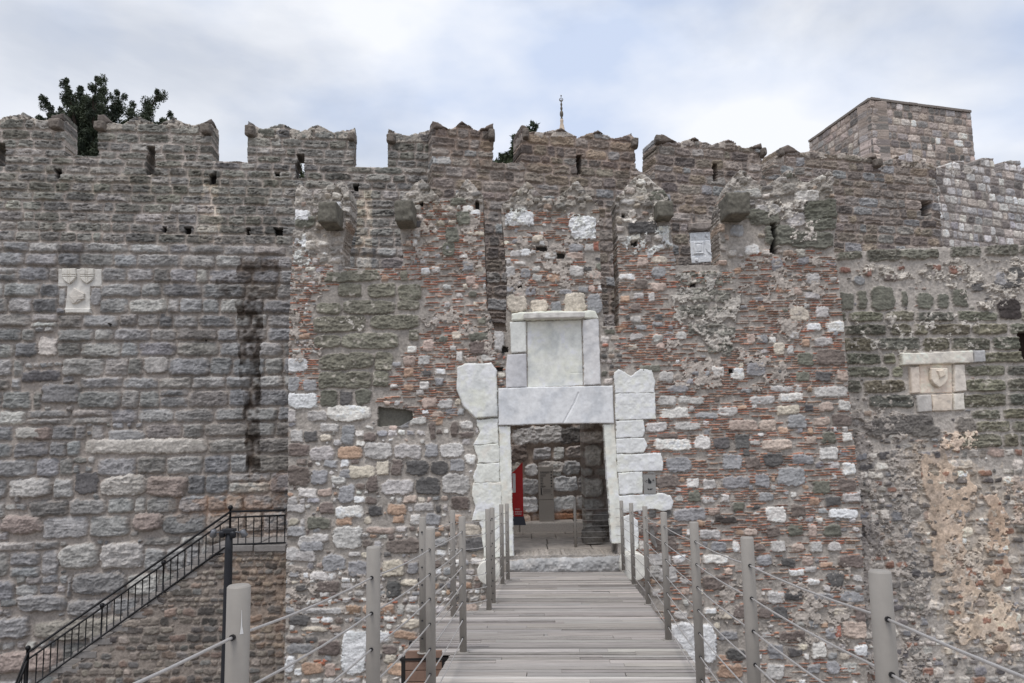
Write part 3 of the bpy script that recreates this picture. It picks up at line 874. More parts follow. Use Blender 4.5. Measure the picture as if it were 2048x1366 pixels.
ROJ = [[(1228, 746), (1238, 739), (1250, 745), (1262, 752), (1280, 738), (1302, 739), (1309, 762), (1307, 786), (1230, 786)], [(1230, 788), (1309, 787), (1310, 838), (1231, 840)], [(1231, 842), (1286, 840), (1289, 862), (1284, 875), (1232, 876)], [(1232, 878), (1287, 876), (1294, 892), (1286, 905), (1233, 907)], [(1233, 909), (1321, 906), (1326, 924), (1323, 941), (1235, 944)], [(1235, 946), (1284, 943), (1285, 986), (1238, 989)], [(1238, 991), (1290, 988), (1325, 986), (1340, 992), (1346, 1004), (1341, 1018), (1326, 1022), (1300, 1018), (1240, 1026)], [(1242, 1034), (1262, 1030), (1276, 1044), (1277, 1092), (1268, 1104), (1250, 1106)]]
SLABC = [(1054, 643), (1163, 640), (1166, 771), (1055, 775)]
SLLU = [(1019, 644), (1053, 643), (1053, 705), (1022, 707)]
SLLL = [(1014, 709), (1053, 707), (1054, 775), (1012, 777), (1011, 740)]
SLR = [(1164, 640), (1196, 637), (1200, 700), (1201, 770), (1167, 771)]
SLT = [(1022, 627), (1048, 624), (1100, 622), (1190, 622), (1198, 639), (1164, 639), (1022, 643)]
SILL = [(1016, 1120), (1060, 1116), (1180, 1114), (1246, 1110), (1252, 1146), (1010, 1148)]
for q in [SILL, LINTEL, LBLK, LJ, RJ, SLABC, SLLU, SLLL, SLR, SLT] + LOJ + ROJ: P.void(q)

# --- large plain areas first: eroded niches, blocks of the green wall, plaster
P.patch([(580, 400), (700, 380), (705, 530), (690, 545), (640, 560), (585, 560)], (146, 139, 132), .02, .03, cover=.9, lump=.02)
GB = '705,553,112,22,n 808,552,16,21,n 700,580,47,28,n 764,581,57,28,n 820,584,47,32,n 658,617,51,24,n 738,615,108,28,n 817,610,45,21,n 680,648,106,32,n 790,644,98,30,n 828,670,22,21,n 655,683,55,26,n 740,682,116,32,n 693,723,112,33,n 768,722,36,38,n 664,760,55,33,n 716,760,57,33,n 762,758,31,32,n'
P.px(GB, {'n': S(108, 106, 95, sat=.85)}, hgt=.05, lump=.02, var=.2, e=.02, warp=.012, pit=.3, crust=.5)
NIE = '1414,556,108,28,n 1410,590,100,26,n 1384,622,66,24,n 1446,624,50,22,n 1420,660,70,26,n 1388,660,28,22,n 1456,664,34,20,n 1440,694,52,22,n 1452,708,20,12,n'
P.px(NIE, {'n': S(110, 108, 100)}, hgt=.03, lump=.03, var=.3, e=.02, pit=.4, crust=.8)
P.patch([(1345, 590), (1480, 590), (1478, 650), (1460, 700), (1430, 700), (1380, 660), (1350, 640)], (160, 154, 146), .045, .05, cover=.5, occ=True, lump=.02)
P.patch([(1350, 548), (1460, 548), (1468, 580), (1350, 590)], (142, 138, 132), .045, .05, cover=.35, lump=.02)
P.patch([(640, 630), (735, 630), (735, 665), (640, 665)], (172, 166, 158), .05, .04, cover=.12)
# upper parts: mortar-rich crowns with lime crust and a few big dark blocks
P.px('610,444,42,24,n 664,414,46,18,W 603,432,34,22,W 926,437,30,30,n 916,404,36,16,n 905,470,28,34,n 897,500,24,30,n 1040,438,56,28,W 1166,455,54,46,W 1255,404,30,14,G 1285,456,62,26,d 1320,392,44,22,n 1640,420,66,38,n 1640,450,60,24,n 1622,480,90,34,n 1530,438,60,26,n 1505,428,60,22,n 1500,388,44,18,G 1612,392,48,22,w 1480,392,30,20,g 1578,352,12,10,n 1535,420,52,22,G 1474,462,26,24,g 1470,420,30,40,n 1560,470,60,40,n 1590,440,40,26,G', PC, hgt=.05, lump=.02)
P.px('1075,478,24,14,y 1035,483,24,10,g 1051,506,20,16,W 1031,508,22,14,G 1015,524,16,12,G 1040,527,24,8,w 1150,496,32,16,g 1178,496,22,16,G 1192,494,12,18,r 1150,511,36,14,p 1152,543,28,22,G 1190,551,30,16,p 1051,548,20,20,g 1018,545,24,22,G 1100,512,26,14,G 935,419,24,14,w 950,426,20,12,w 941,467,18,8,y 960,468,24,10,y 936,534,22,20,g 927,513,18,8,w 900,496,20,12,g 851,543,18,14,w 830,485,12,12,w 833,470,14,14,G', PC, hgt=.045)
WHITE = (200, 195, 189)
P.patch([(592, 470), (618, 465), (622, 530), (600, 540), (588, 520)], WHITE, .05, .04, cover=.65, lump=.025, var=.18)
P.patch([(1235, 480), (1335, 450), (1340, 490), (1300, 510), (1262, 506)], WHITE, .05, .05, cover=.5, lump=.03, var=.18)
P.patch([(1255, 420), (1330, 420), (1320, 450), (1250, 450)], (180, 174, 166), .05, .05, cover=.35, lump=.03)
P.patch([(1010, 418), (1060, 418), (1060, 452), (1010, 452)], WHITE, .055, .03, cover=.6, lump=.03, var=.2)
P.patch([(1136, 428), (1192, 428), (1190, 480), (1150, 478)], WHITE, .055, .03, cover=.65, lump=.03, var=.2)
P.patch([(1530, 400), (1610, 400), (1610, 440), (1535, 440)], (178, 172, 164), .055, .04, cover=.5, lump=.03)
P.patch([(1575, 450), (1640, 440), (1630, 480), (1580, 490)], (176, 168, 160), .055, .04, cover=.5, lump=.03)
for pts in ([(590, 372), (700, 366), (700, 410), (590, 410)], [(805, 362), (965, 360), (965, 400), (805, 410)], [(1003, 364), (1198, 364), (1198, 412), (1003, 412)], [(1230, 350), (1335, 350), (1335, 410), (1230, 400)], [(1440, 342), (1665, 342), (1665, 385), (1440, 395)]):
    P.patch(pts, (156, 149, 141), .045, .03, cover=.8, lump=.025, var=.15)

# --- stones read off the photo
P.px('936,534,22,19,g 942,561,20,18,p 851,545,18,14,G 856,692,23,25,p 824,699,19,16,w 819,722,26,19,p 849,721,25,19,G 818,746,23,19,o 854,746,23,13,d 881,744,22,12,w 850,771,22,16,w 879,763,18,15,g 818,775,20,13,o 793,728,18,10,g 787,773,16,9,w 963,696,47,29,b 958,673,47,16,n 913,671,22,16,y 919,712,14,22,G 976,715,29,13,G 942,718,26,9,p 859,806,31,22,p 890,809,31,19,G 875,829,26,12,p 597,730,39,29,W 588,769,25,32,g 620,771,29,25,g 606,802,57,31,W 698,826,88,31,w 635,832,41,22,G 585,832,18,26,G 658,797,34,34,n 692,796,25,31,d 726,794,31,31,n 658,856,38,19,G 696,869,28,41,g 622,873,25,22,d 739,873,25,18,b 594,872,28,24,G 652,876,24,14,y 837,842,35,15,G 865,860,13,38,b 909,857,16,32,b 933,850,29,16,w 933,870,29,13,b 998,680,20,46,G 1300,737,44,14,n', PC)
P.px('597,899,42,26,b 644,907,49,30,G 699,905,51,26,o 756,901,55,34,G 816,903,55,30,G 863,901,26,30,g 903,899,47,30,G 597,952,43,38,b 639,954,34,30,g 693,948,32,18,g 678,960,30,16,G 723,944,53,24,y 765,935,26,28,y 794,935,23,32,b 835,935,47,32,d 879,935,34,28,d 914,931,30,28,g 745,967,23,34,b 794,975,66,30,G 856,971,47,34,d 911,968,55,41,G 616,985,38,21,w 650,984,26,15,p 693,988,32,36,g 742,1001,24,15,b 654,1016,28,23,b 699,1024,57,25,w 751,1022,28,21,d 795,1018,40,23,o 848,1014,42,19,G 920,1005,36,26,b 639,1046,47,23,n 592,1016,38,17,G 593,1062,36,21,g 797,1039,22,17,o 831,1039,20,22,w 867,1039,32,24,g 695,1074,60,44,G 761,1060,60,13,p 669,1126,47,36,g 646,1152,53,19,w 716,1137,38,30,g 656,1173,49,23,b 786,1137,45,32,y 826,1137,22,26,g 786,1179,30,34,d 819,1165,36,13,y 807,1092,68,30,b 599,1241,45,23,d 601,1298,57,21,g 658,1296,45,30,b 709,1303,51,87,W 580,1328,19,34,W 629,1258,53,9,y 822,1247,38,19,y 811,1269,45,17,o 778,1298,30,19,b 590,1279,38,13,b 626,1335,42,23,o 645,1222,90,14,G 610,1112,44,22,G 622,1092,50,24,g 640,1075,36,16,G 710,1108,26,10,G 614,1085,34,30,G 586,1108,28,26,G 960,1088,86,30,d 942,1060,34,22,y', PC)
P.px('1034,605,38,38,y 1078,612,36,27,y 1112,615,22,20,g 1150,607,45,38,y 1188,608,30,42,g 1065,580,16,12,b 1060,582,22,18,g 1165,580,22,14,g 1018,580,22,12,g 1040,590,30,10,p 1130,585,30,12,g', PC, hgt=.05)
P.px('1285,525,23,22,p 1318,520,34,15,y 1317,545,29,23,g 1254,554,32,12,w 1281,569,31,20,b 1317,574,32,17,p 1278,592,22,14,G 1303,594,14,18,G 1271,615,22,15,b 1250,598,22,13,o 1271,640,23,14,G 1317,634,18,12,d 1281,657,23,11,g 1315,648,23,11,g 1272,674,28,12,G 1315,677,22,15,G 1504,500,32,20,w 1552,531,23,25,g 1606,522,26,15,g 1624,558,29,23,G 1624,592,35,14,G 1595,584,18,15,p 1597,628,40,29,y 1644,625,29,26,G 1521,618,17,11,o 1627,655,29,15,w 1669,654,38,22,w 1647,683,38,17,G 1501,678,17,20,p 1524,678,22,18,g 1544,680,15,15,w 1587,671,20,15,G 1611,686,15,18,o 1558,698,22,23,y 1580,700,14,18,G 1609,718,35,29,n 1660,715,60,34,b 1603,754,29,22,n 1646,752,35,22,d 1684,751,23,23,p 1512,738,40,28,g 1474,747,28,23,w 1435,744,25,22,w 1332,754,31,23,G 1354,778,45,17,g 1563,778,46,14,G 1661,784,69,23,G 1334,803,38,20,G 1383,800,52,15,G 1524,800,51,17,G 1581,795,51,17,w 1348,827,58,20,w 1455,824,40,20,G 1412,831,49,12,g 1575,820,48,20,y 1617,815,18,15,d 1652,814,29,18,p 1689,811,23,22,G 1312,854,43,20,G 1375,852,54,18,G 1486,851,58,22,p 1535,851,35,23,p 1594,844,43,28,g 1643,843,34,17,p 1683,840,40,23,b 1334,872,46,12,b 1346,889,74,22,w 1404,884,35,29,w 1443,886,32,26,d 1483,883,32,31,d 1554,889,62,20,p 1657,875,28,23,n 1694,874,23,20,w 1621,880,23,15,p', PC)
P.px('1357,929,50,32,g 1463,924,39,32,g 1503,925,32,24,b 1546,919,39,28,d 1604,919,48,21,g 1657,908,36,27,G 1335,963,46,28,b 1581,953,55,36,g 1472,965,59,25,g 1524,961,28,28,g 1385,967,25,20,w 1419,969,27,23,G 1389,992,23,23,n 1643,973,37,28,n 1693,969,37,27,b 1697,937,27,25,w 1378,1029,68,27,g 1451,1039,50,16,k 1551,1029,41,32,w 1595,1021,28,25,b 1686,1027,59,18,W 1476,1013,27,20,n 1531,994,32,18,g 1627,1003,20,14,o 1665,1003,34,18,d 1419,1069,43,18,G 1501,1063,28,16,p 1545,1064,28,21,b 1590,1060,30,23,n 1624,1061,18,27,p 1665,1061,37,25,n 1437,1093,32,20,g 1472,1093,16,23,w 1519,1095,23,16,b 1556,1093,30,23,G 1595,1095,28,16,p 1631,1093,25,20,G 1668,1093,28,18,G 1431,1118,53,18,w 1528,1120,32,20,g 1576,1124,30,18,d 1615,1122,22,20,p 1652,1129,28,11,o 1700,1122,50,27,b 1670,1158,32,30,d 1433,1165,57,28,b 1625,1163,28,12,w 1593,1145,32,14,w 1552,1195,36,25,G 1588,1193,37,16,d 1647,1193,41,14,g 1702,1193,53,21,g 1478,1222,27,27,b 1528,1227,28,21,b 1560,1225,32,27,d 1720,1227,25,32,b 1419,1222,27,12,w 1583,1271,52,21,b 1661,1266,18,25,g 1675,1261,12,27,r 1709,1259,53,37,p 1552,1303,32,32,g 1590,1305,28,18,d 1636,1300,30,32,w 1723,1300,30,23,w 1627,1337,27,20,g 1665,1335,28,27,g 1549,1343,39,28,G 1471,1309,39,25,d 1460,1341,50,28,o 1456,1271,39,21,g 1330,1087,44,30,b 1316,1118,52,26,G 1296,1142,50,26,G 1335,1150,40,30,G 1298,1058,36,28,b 1348,1062,30,18,d', PC)
P.px('1385,1285,92,82,W', PC, hgt=.09, lump=.01)

# broken crowns and the patched corners beside the doorway
PAL_CROWN = [S(*c) for c in ((150, 144, 137), (138, 132, 127), (164, 157, 149), (124, 118, 113), (146, 136, 124), (112, 108, 104), (176, 170, 163), (152, 132, 118))]
Mcr = P.mask([(590, 370), (700, 366), (705, 530), (690, 545), (590, 545)], .02) | P.mask([(800, 360), (968, 358), (968, 420), (800, 500)], .02) | P.mask([(1003, 364), (1200, 364), (1200, 425), (1003, 425)], .02) | P.mask([(1230, 350), (1345, 350), (1350, 500), (1230, 480)], .02) | P.mask([(1436, 342), (1668, 342), (1672, 500), (1500, 520), (1352, 545), (1436, 530)], .02)
P.rubble(Mcr, PAL_CROWN, (.08, .2), (.9, 2.2), .75, .085, .03, small=500, sm=(.03, .09), lump=.02)
Mcs = P.mask([(1203, 650), (1240, 650), (1240, 742), (1227, 770), (1203, 770)]) | P.mask([(975, 660), (1012, 664), (1012, 776), (996, 776), (994, 730)])
P.rubble(Mcs, PAL_CROWN + [PC['r'], PC['d'], PC['n']], (.07, .16), (.8, 1.8), .85, .05, .02, small=80, sm=(.03, .07))
# --- filling between them
Ml = P.mask([(560, 850), (760, 850), (960, 790), (1000, 1130), (1000, 1420), (560, 1420)], .08)
Mtl = P.mask([(576, 480), (690, 545), (690, 560), (630, 590), (640, 800), (580, 810), (560, 700)], .03)
Mq = P.mask([(690, 535), (800, 535), (845, 400), (972, 400), (990, 660), (1010, 780), (930, 730), (915, 840), (830, 850), (755, 800), (860, 640), (845, 560), (690, 560)], .03)
Mc = P.mask([(1003, 420), (1200, 420), (1210, 625), (1010, 625)], .02)
Mr = P.mask([(1228, 480), (1350, 500), (1352, 545), (1480, 540), (1500, 500), (1675, 500), (1720, 1000), (1740, 1420), (1400, 1420), (1240, 1040), (1290, 880), (1310, 740), (1240, 740)], .03)
Mr1 = P.mask([(1228, 430), (1730, 430), (1730, 840), (1228, 790)], .05)
Mhole = P.mask([(1345, 575), (1480, 575), (1470, 690), (1450, 716), (1400, 690)], .05)
Mb = Mr & ~Mr1
Mt = Mr & Mr1 & ~Mhole
P.rubble(Ml, PAL_GATEL, (.09, .24), (.8, 2.2), .9, .045, .02, small=1300, sm=(.03, .085))
P.rubble(Mtl, PAL_GATE, (.05, .12), (.8, 2.2), .35, .035, .04, small=140, sm=(.03, .07))
P.rubble(Mq, PAL_GATE, (.1, .18), (.8, 1.6), .28, .045, .05, small=120, sm=(.03, .1))
P.rubble(Mc, PAL_GATE, (.1, .18), (.9, 1.8), .35, .045, .05, small=90, sm=(.03, .08))
P.rubble(Mt, PAL_GATE, (.1, .17), (.9, 2.0), .2, .045, .06, small=130, sm=(.04, .11))
P.rubble(Mb, PAL_GATE, (.12, .24), (.9, 1.9), .5, .045, .07, small=260, sm=(.04, .11))
Mdec = P.mask([(1370, 1100), (1740, 1100), (1740, 1420), (1370, 1420)], .1)
P.tiles(Mq, PAL_TILE, dens=.9, hgt=.032, pitch=.046)
P.tiles(Mtl, PAL_TILE, dens=.7)
P.tiles(Mc, PAL_TILE, dens=.6, nz=.8)
P.tiles(Mt, PAL_TILE, dens=.85, hgt=.032, nz=.5, pitch=.046)
P.tiles(Mb & ~Mdec, PAL_TILE, dens=.8, hgt=.032, nz=.4, pitch=.048)
P.tiles(Mb & Mdec, PAL_TILE, dens=.5, nz=.8, pitch=.05)
P.tiles(P.mask([(575, 1190), (900, 1190), (900, 1366), (575, 1366)], .1), PAL_TILE, dens=.12, ln=(.06, .14), th=(.03, .05))
# mortar washes over parts of it
for pts, cv in (([(840, 640), (985, 600), (990, 740), (900, 720)], .35), ([(1480, 520), (1660, 520), (1660, 600), (1480, 590)], .3), ([(1330, 680), (1440, 680), (1470, 790), (1350, 790)], .4), ([(1470, 700), (1600, 720), (1560, 790), (1480, 780)], .35), ([(1010, 560), (1205, 560), (1205, 590), (1010, 590)], .4), ([(810, 410), (960, 420), (960, 560), (820, 520)], .3), ([(1020, 470), (1200, 480), (1200, 570), (1020, 560)], .28), ([(580, 560), (640, 560), (640, 720), (580, 720)], .25), ([(570, 1130), (780, 1150), (780, 1230), (570, 1230)], .3), ([(1400, 1130), (1700, 1130), (1700, 1300), (1400, 1260)], .22), ([(1500, 570), (1600, 570), (1600, 680), (1500, 680)], .3)):
    P.patch(pts, (150, 141, 133), .04, .08, cover=cv, lump=.015, noise_s=.25)
P.carve([(756, 812), (824, 822), (826, 838), (800, 852), (754, 853)], .12, (92, 90, 82), .02)
P.carve([(1538, 448), (1550, 446), (1553, 480), (1556, 508), (1536, 508), (1545, 480)], .3, (44, 40, 38), .02)
for (x, y, w, h) in ((1083, 497, 22, 10), (1120, 512, 14, 12), (954, 412, 8, 14), (842, 410, 8, 8), (1040, 575, 8, 5), (1268, 487, 12, 10), (1246, 432, 6, 6), (1462, 742, 9, 8), (1385, 570, 10, 6), (1010, 700, 14, 12), (1000, 738, 12, 8)):
    P.carve([(x - w / 2, y - h / 2), (x + w / 2, y - h / 2), (x + w / 2, y + h / 2), (x - w / 2, y + h / 2)], .09, (56, 52, 48), .025)
P.stain([(580, 400), (1660, 350), (1660, 420), (590, 430)], (.84, .84, .82), .3)
P.outline(GOUT, [DOOR], .014)
P.build('wall', MS, gt, .62, 12)

slab('threshold_stone', G, SILL, .07, (146, 146, 147), gt, e=.09, rag=.015, lump=.03, var=.2, thick=.3, tint=(172, 168, 164), label='rough bluish white threshold stone')
# --- marble door frame, lintel and framed panel
WM = (217, 204, 186)
slab('door_lintel', G, LINTEL, .07, (211, 204, 194), gt, e=.016, veins=.35, rag=.004, lump=.004, thick=.3, grooves=[([(1156, 786), (1148, 806), (1126, 846)], .02, .015)], label='cracked white marble lintel over the doorway')
slab('door_block', G, LBLK, .11, WM, gt, e=.03, veins=.3, rag=.01, lump=.006, tint=(206, 194, 178), label='large white marble block left of the lintel')
for i, q in enumerate((LJ, RJ)): slab('door_jamb', G, q, .03, (210, 199, 183), gt, e=.012, rag=.006, thick=.2, lump=.006, tint=(196, 184, 168))
for q in LOJ: slab('jamb_block', G, q, .055, grow=.06, col=(210, 199, 183), parent=gt, e=.018, rag=.014, lump=.009, tint=(192, 184, 174))
for q in ROJ: slab('jamb_block', G, q, .055, grow=.05, col=(217, 205, 188), parent=gt, e=.018, rag=.010, lump=.009, tint=(204, 192, 178))
slab('marble_panel', G, SLABC, .02, (210, 200, 185), gt, lump=.003, e=.012, veins=.4, rag=.003, tint=(204, 194, 180), grooves=[([(1141, 746), (1166, 745)], .012, .008)], label='smooth blank marble panel above the lintel')
slab('panel_frame', G, SLLU, .07, (210, 200, 186), gt, e=.018, lump=.004, veins=.2, rag=.006)
slab('panel_frame', G, SLLL, .06, (172, 172, 176), gt, e=.015, lump=.004, veins=.2, rag=.005, label='grey marble lower piece of the panel frame')
slab('panel_frame', G, SLR, .07, (188, 187, 188), gt, e=.018, lump=.005, veins=.3, rag=.008)
slab('panel_frame', G, SLT, .09, (206, 195, 179), gt, e=.025, lump=.006, rag=.012)
cw = (1168 - 1046) / F * GY
u, z = G.uz(1107, 634)
block('panel_cornice', (u, GY - .12, z), (cw, .26, .10), (176, 173, 168), gt, 3, .008, 14, math.radians(.4), MM, .2)
# corbels
for i, (x0, y0, x1, y1, dp) in enumerate(((650, 419, 690, 465, .75), (796, 415, 836, 461, .7), (1306, 410, 1341, 446, .5), (1437, 399, 1485, 448, .7))):
    u, z = G.uz((x0 + x1) / 2, (y0 + y1) / 2)
    block('corbel_stone', (u, GY - dp / 2 + .12, z), ((x1 - x0) / F * GY * .93, dp, (y1 - y0) / F * GY * .93), (90, 87, 78), gt, 30 + i, .05, 14)
# column drums built into the foot of the front
MD = mat_stone('marble_drum', False, S(196, 190, 182), scale=10, amp=(.75, 1.15), bump=.3, bscale=30, rough=.7)
for (cx, cy, r_, c0) in ((978, 1140, 22, 1), (1266, 1130, 26, 2)):
    p = at_y(cx, cy, GY - .2)
    R_ = r_ / F * GY
    bm = bmesh.new()
    add_lathe(bm, (p[0], GY, p[2]), [(R_ * .94, -.42), (R_, -.39), (R_ * .99, -.2), (R_, 0), (R_, .25)], 28, 'Y')
    bm.verts.ensure_lookup_table()
    for v in bm.verts: v.co -= Vector(gt.location) + Vector((mnoise.noise(v.co * 4) * .02, 0, mnoise.noise(v.co * 5) * .02))
    o = mesh_obj('column_drum', bm, MD, None, True)
    for p_ in o.data.polygons: p_.use_smooth = abs(p_.normal.y) < .6
    o.parent = gt

# ------------------------------------------------------------------ right wall below the bastion
WA, WB = at_y(1640, 683, 14.9), at_y(2048, 683, 15.3)
ww = empty('castle_wall', (WA[0], WA[1], 0))
tag(ww, 'patchy castle wall right of the gatehouse, dark green blocks above ochre plastered rubble', 'castle wall', kind='thing')
P = Panel(WA, WB, -.3, 7.6, .5, 10.0, .0125, 13, mortar=(152, 145, 138))
X = P
RAR = [[(1797, 707), (1940, 701), (1941, 727), (1798, 732)], [(1941, 701), (1965, 700), (1966, 725), (1942, 727)], [(1816, 734), (1836, 733), (1838, 787), (1820, 788)], [(1837, 729), (1903, 727), (1904, 786), (1839, 787)], [(1904, 729), (1926, 728), (1930, 783), (1905, 785)], [(1828, 790), (1860, 789), (1862, 823), (1833, 825)], [(1861, 789), (1903, 787), (1903, 822), (1863, 823)], [(1904, 787), (1926, 785), (1927, 820), (1904, 822)]]
for q in RAR: P.void(q)
P.px('1698,509,52,22,n 1767,510,70,24,n 1830,509,62,22,n 1866,506,20,20,n 1930,503,62,22,n 2004,500,68,24,n 2060,500,40,24,n', {'n': S(96, 94, 84)}, hgt=.05, lump=.03, var=.25, pit=.4, crust=.3)
P.px('1688,540,24,13,r 1735,546,16,16,r 1872,536,20,12,r 1914,540,34,18,r 1802,537,16,9,r', {'r': S(118, 84, 72)}, hgt=.04)
P.px('1765,597,46,48,n 1848,602,34,32,n 1885,602,22,30,n 1918,597,32,36,n 1808,598,12,32,n 1693,602,28,34,n 1724,600,20,40,n 1716,562,24,18,g 1782,555,30,14,b 2015,568,56,22,d 2040,545,50,22,d 2000,558,24,26,g 1954,575,28,16,d', PC, hgt=.045)
P.px('2017,619,46,40,k', PC, hgt=.05)
P.px('1800,851,140,40,d 1850,862,60,24,d 1930,850,40,30,b', {'d': S(96, 92, 88), 'b': S(104, 98, 92)}, hgt=.05, lump=.02)
bz = [P.uz(1850, y)[1] for y in (620, 645, 672, 703, 730, 756, 787, 818, 842, 868, 900)]
Mup = P.mask([(1640, 615), (2380, 600), (2380, 905), (1960, 905), (1930, 840), (1800, 826), (1760, 790), (1640, 790)], .06)
P.courses(bz, P.uu[0], P.uu[-1], PAL_GREEN, (.5, 1.0), Mup, joint=.045, p=7, hgt=.05, lump=.03, var=.2, e=.025, warp=.014, pit=.2, crust=.55)
Mlo = P.mask([(1620, 520), (2380, 510), (2380, 1460), (1620, 1460)], 0)
Mbelow = P.mask([(1620, 800), (1990, 900), (2380, 900), (2380, 1460), (1620, 1460)], .1)
P.rubble(Mbelow, PAL_RUB, (.06, .2), (.8, 2.4), .8, .05, .022, small=900, sm=(.03, .09))
P.rubble(Mlo & ~Mbelow, PAL_RUB, (.05, .1), (.9, 2), .12, .03, .05, small=320, sm=(.03, .08))
OC = (160, 144, 130)
P.patch([(1700, 530), (2060, 520), (2060, 600), (1960, 620), (1880, 560), (1720, 560)], (166, 159, 150), .05, .1, cover=.36, lump=.03, var=.18)
P.patch([(1690, 640), (1960, 620), (1960, 720), (1700, 700)], (170, 164, 156), .055, .08, cover=.16, lump=.02)
P.patch([(1820, 905), (1870, 895), (1900, 935), (1950, 965), (1950, 1010), (1915, 1070), (1925, 1120), (1950, 1170), (1900, 1190), (1865, 1140), (1860, 1070), (1850, 1010), (1838, 960)], OC, .05, .12, cover=.8, lump=.005, var=.24, rs=.3, noise_s=.3)
P.patch([(1970, 990), (2010, 970), (2014, 1150), (1990, 1180), (1965, 1150), (1975, 1080)], (160, 140, 123), .048, .1, cover=.7, lump=.005, var=.24, rs=.25, noise_s=.3)
P.patch([(1940, 1170), (2030, 1205), (2026, 1320), (1990, 1320), (1950, 1285), (1915, 1285), (1895, 1232), (1915, 1190)], (168, 153, 138), .048, .1, cover=.6, lump=.005, var=.22, rs=.25, noise_s=.3)
P.patch([(1880, 1070), (1980, 1080), (1980, 1160), (1890, 1170)], (164, 155, 146), .05, .08, cover=.5, lump=.015)
P.patch([(1870, 862), (1950, 862), (1950, 900), (1880, 900)], (190, 168, 148), .055, .05, cover=.6, lump=.015)
P.patch([(1990, 960), (2060, 950), (2060, 1060), (2010, 1040)], (166, 150, 138), .05, .07, cover=.35)
P.patch([(1650, 800), (1780, 800), (1840, 900), (1860, 1380), (1650, 1380)], (146, 138, 131), .05, .12, cover=.4, lump=.02)
P.stain([(1800, 880), (1960, 940), (2040, 960), (2050, 1320), (1900, 1300), (1850, 1100)], (1.12, 1.06, .98), .25)
P.stain([(1655, 1040), (1760, 1040), (1760, 1110), (1655, 1110)], (.6, .6, .62), .1)
P.stain([(1700, 640), (1790, 640), (1790, 720), (1700, 720)], (.72, .72, .72), .1)
P.stain([(1640, 830), (1740, 830), (1740, 1366), (1640, 1366)], (.85, .85, .87), .15)
P.carve([(2033, 664), (2070, 664), (2070, 720), (2040, 718)], .25, (52, 40, 36), .01)
P.outline([(1640, 507), (1675, 506), (1760, 499), (1880, 494), (1960, 492), (2130, 487), (2380, 474), (2380, 1480), (1640, 1480)], (), .02)
P.build('wall', MS, ww, .8, 8)
for i, q in enumerate(RAR):
    slab(('arms_cornice', 'arms_cornice', 'arms_frame', 'coat_of_arms_panel', 'arms_frame', 'arms_base', 'arms_base', 'arms_base')[i], X, q, (.12, .1, .07, .02, .07, .06, .05, .06)[i], ((196, 186, 174), (150, 150, 152), (192, 178, 164), (196, 178, 162), (184, 176, 166), (160, 156, 152), (190, 176, 160), (186, 180, 170))[i], ww, e=.025, rag=.006, var=.1, tint=(150, 146, 142) if i in (0, 5, 6) else None)
shield(X, 1872, 756, 34, 40, ww, (194, 182, 166), .09, False, 60)
slab('carved_shield', X, [(1862, 741), (1880, 739), (1884, 752), (1870, 762), (1866, 748)], .15, (188, 174, 156), ww, e=.03, rag=.012, res=.008, thick=.05, seed=61)
# ------------------------------------------------------------------ pale restored wall and the square tower, upper right
NA, NB = at_y(1870, 400, 21.0), at_y(2048, 400, 22.6)
nw = empty('castle_battlement_wall', (NA[0], NA[1], 0))
tag(nw, 'pale restored wall of small squared blocks with two battlements, far right below the square tower', 'castle wall', kind='thing')
P = Panel(NA, NB, -2.2, 8.4, 6.2, 14.6, .02, 15, mortar=(134, 124, 118))
z0 = P.uz(1960, 520)[1]
zs = [P.uz(1960, 300)[1] - i * .262 for i in range(30)]
P.courses(zs, P.uu[0], P.uu[-1], PAL_NEW, (.2, .46), joint=.024, hgt=.035, p=6, lump=.016, warp=.016, e=.03, var=.16)
P.patch([(1870, 335), (1950, 335), (1950, 350), (1870, 350)], (160, 152, 144), .04, .04, cover=.5)
P.outline([(1760, 350), (1800, 312), (1815, 306), (1836, 312), (1850, 330), (1880, 334), (1908, 322), (1925, 322), (1950, 340), (1952, 323), (1964, 315), (1986, 317), (1988, 346), (2001, 347), (2003, 324), (2018, 321), (2038, 322), (2041, 345), (2070, 348), (2074, 326), (2120, 322), (2122, 350), (2160, 352), (2164, 328), (2220, 324), (2222, 352), (2330, 356), (2330, 540), (1760, 540)], (), .015)
P.build('wall', MS, nw, .9, 8)

tw = empty('square_castle_tower', (0, 0, 0))
ct = at_y(1740, 200, 32.0)
zt = ct[2]
le = at_z(1619, 285, zt)
re = at_z(1941, 226, zt)
tw.location = (ct[0], ct[1], 0)
tag(tw, 'square tower of small pinkish squared blocks standing high behind the right battlements', 'tower', kind='thing')
for k, (a, b) in enumerate(((le, ct), (ct, re))):
    L_ = math.hypot(b[0] - a[0], b[1] - a[1])
    P = Panel(a, b, 0, L_, 0.3, zt, .03, 17 + k, mortar=(140, 126, 116))
    hs = [zt + .02 - i * .35 for i in range(48)]
    P.courses(hs, 0, L_, PAL_TOWER, (.3, .66), joint=.035, hgt=.04, p=6, lump=.02, warp=.022, e=.04, var=.14)
    if k: P.stain([(1745, 300), (1800, 300), (1800, 345), (1745, 345)], (1.25, 1.2, 1.15), .3)
    P.build('wall', MS, tw, .8, 4)
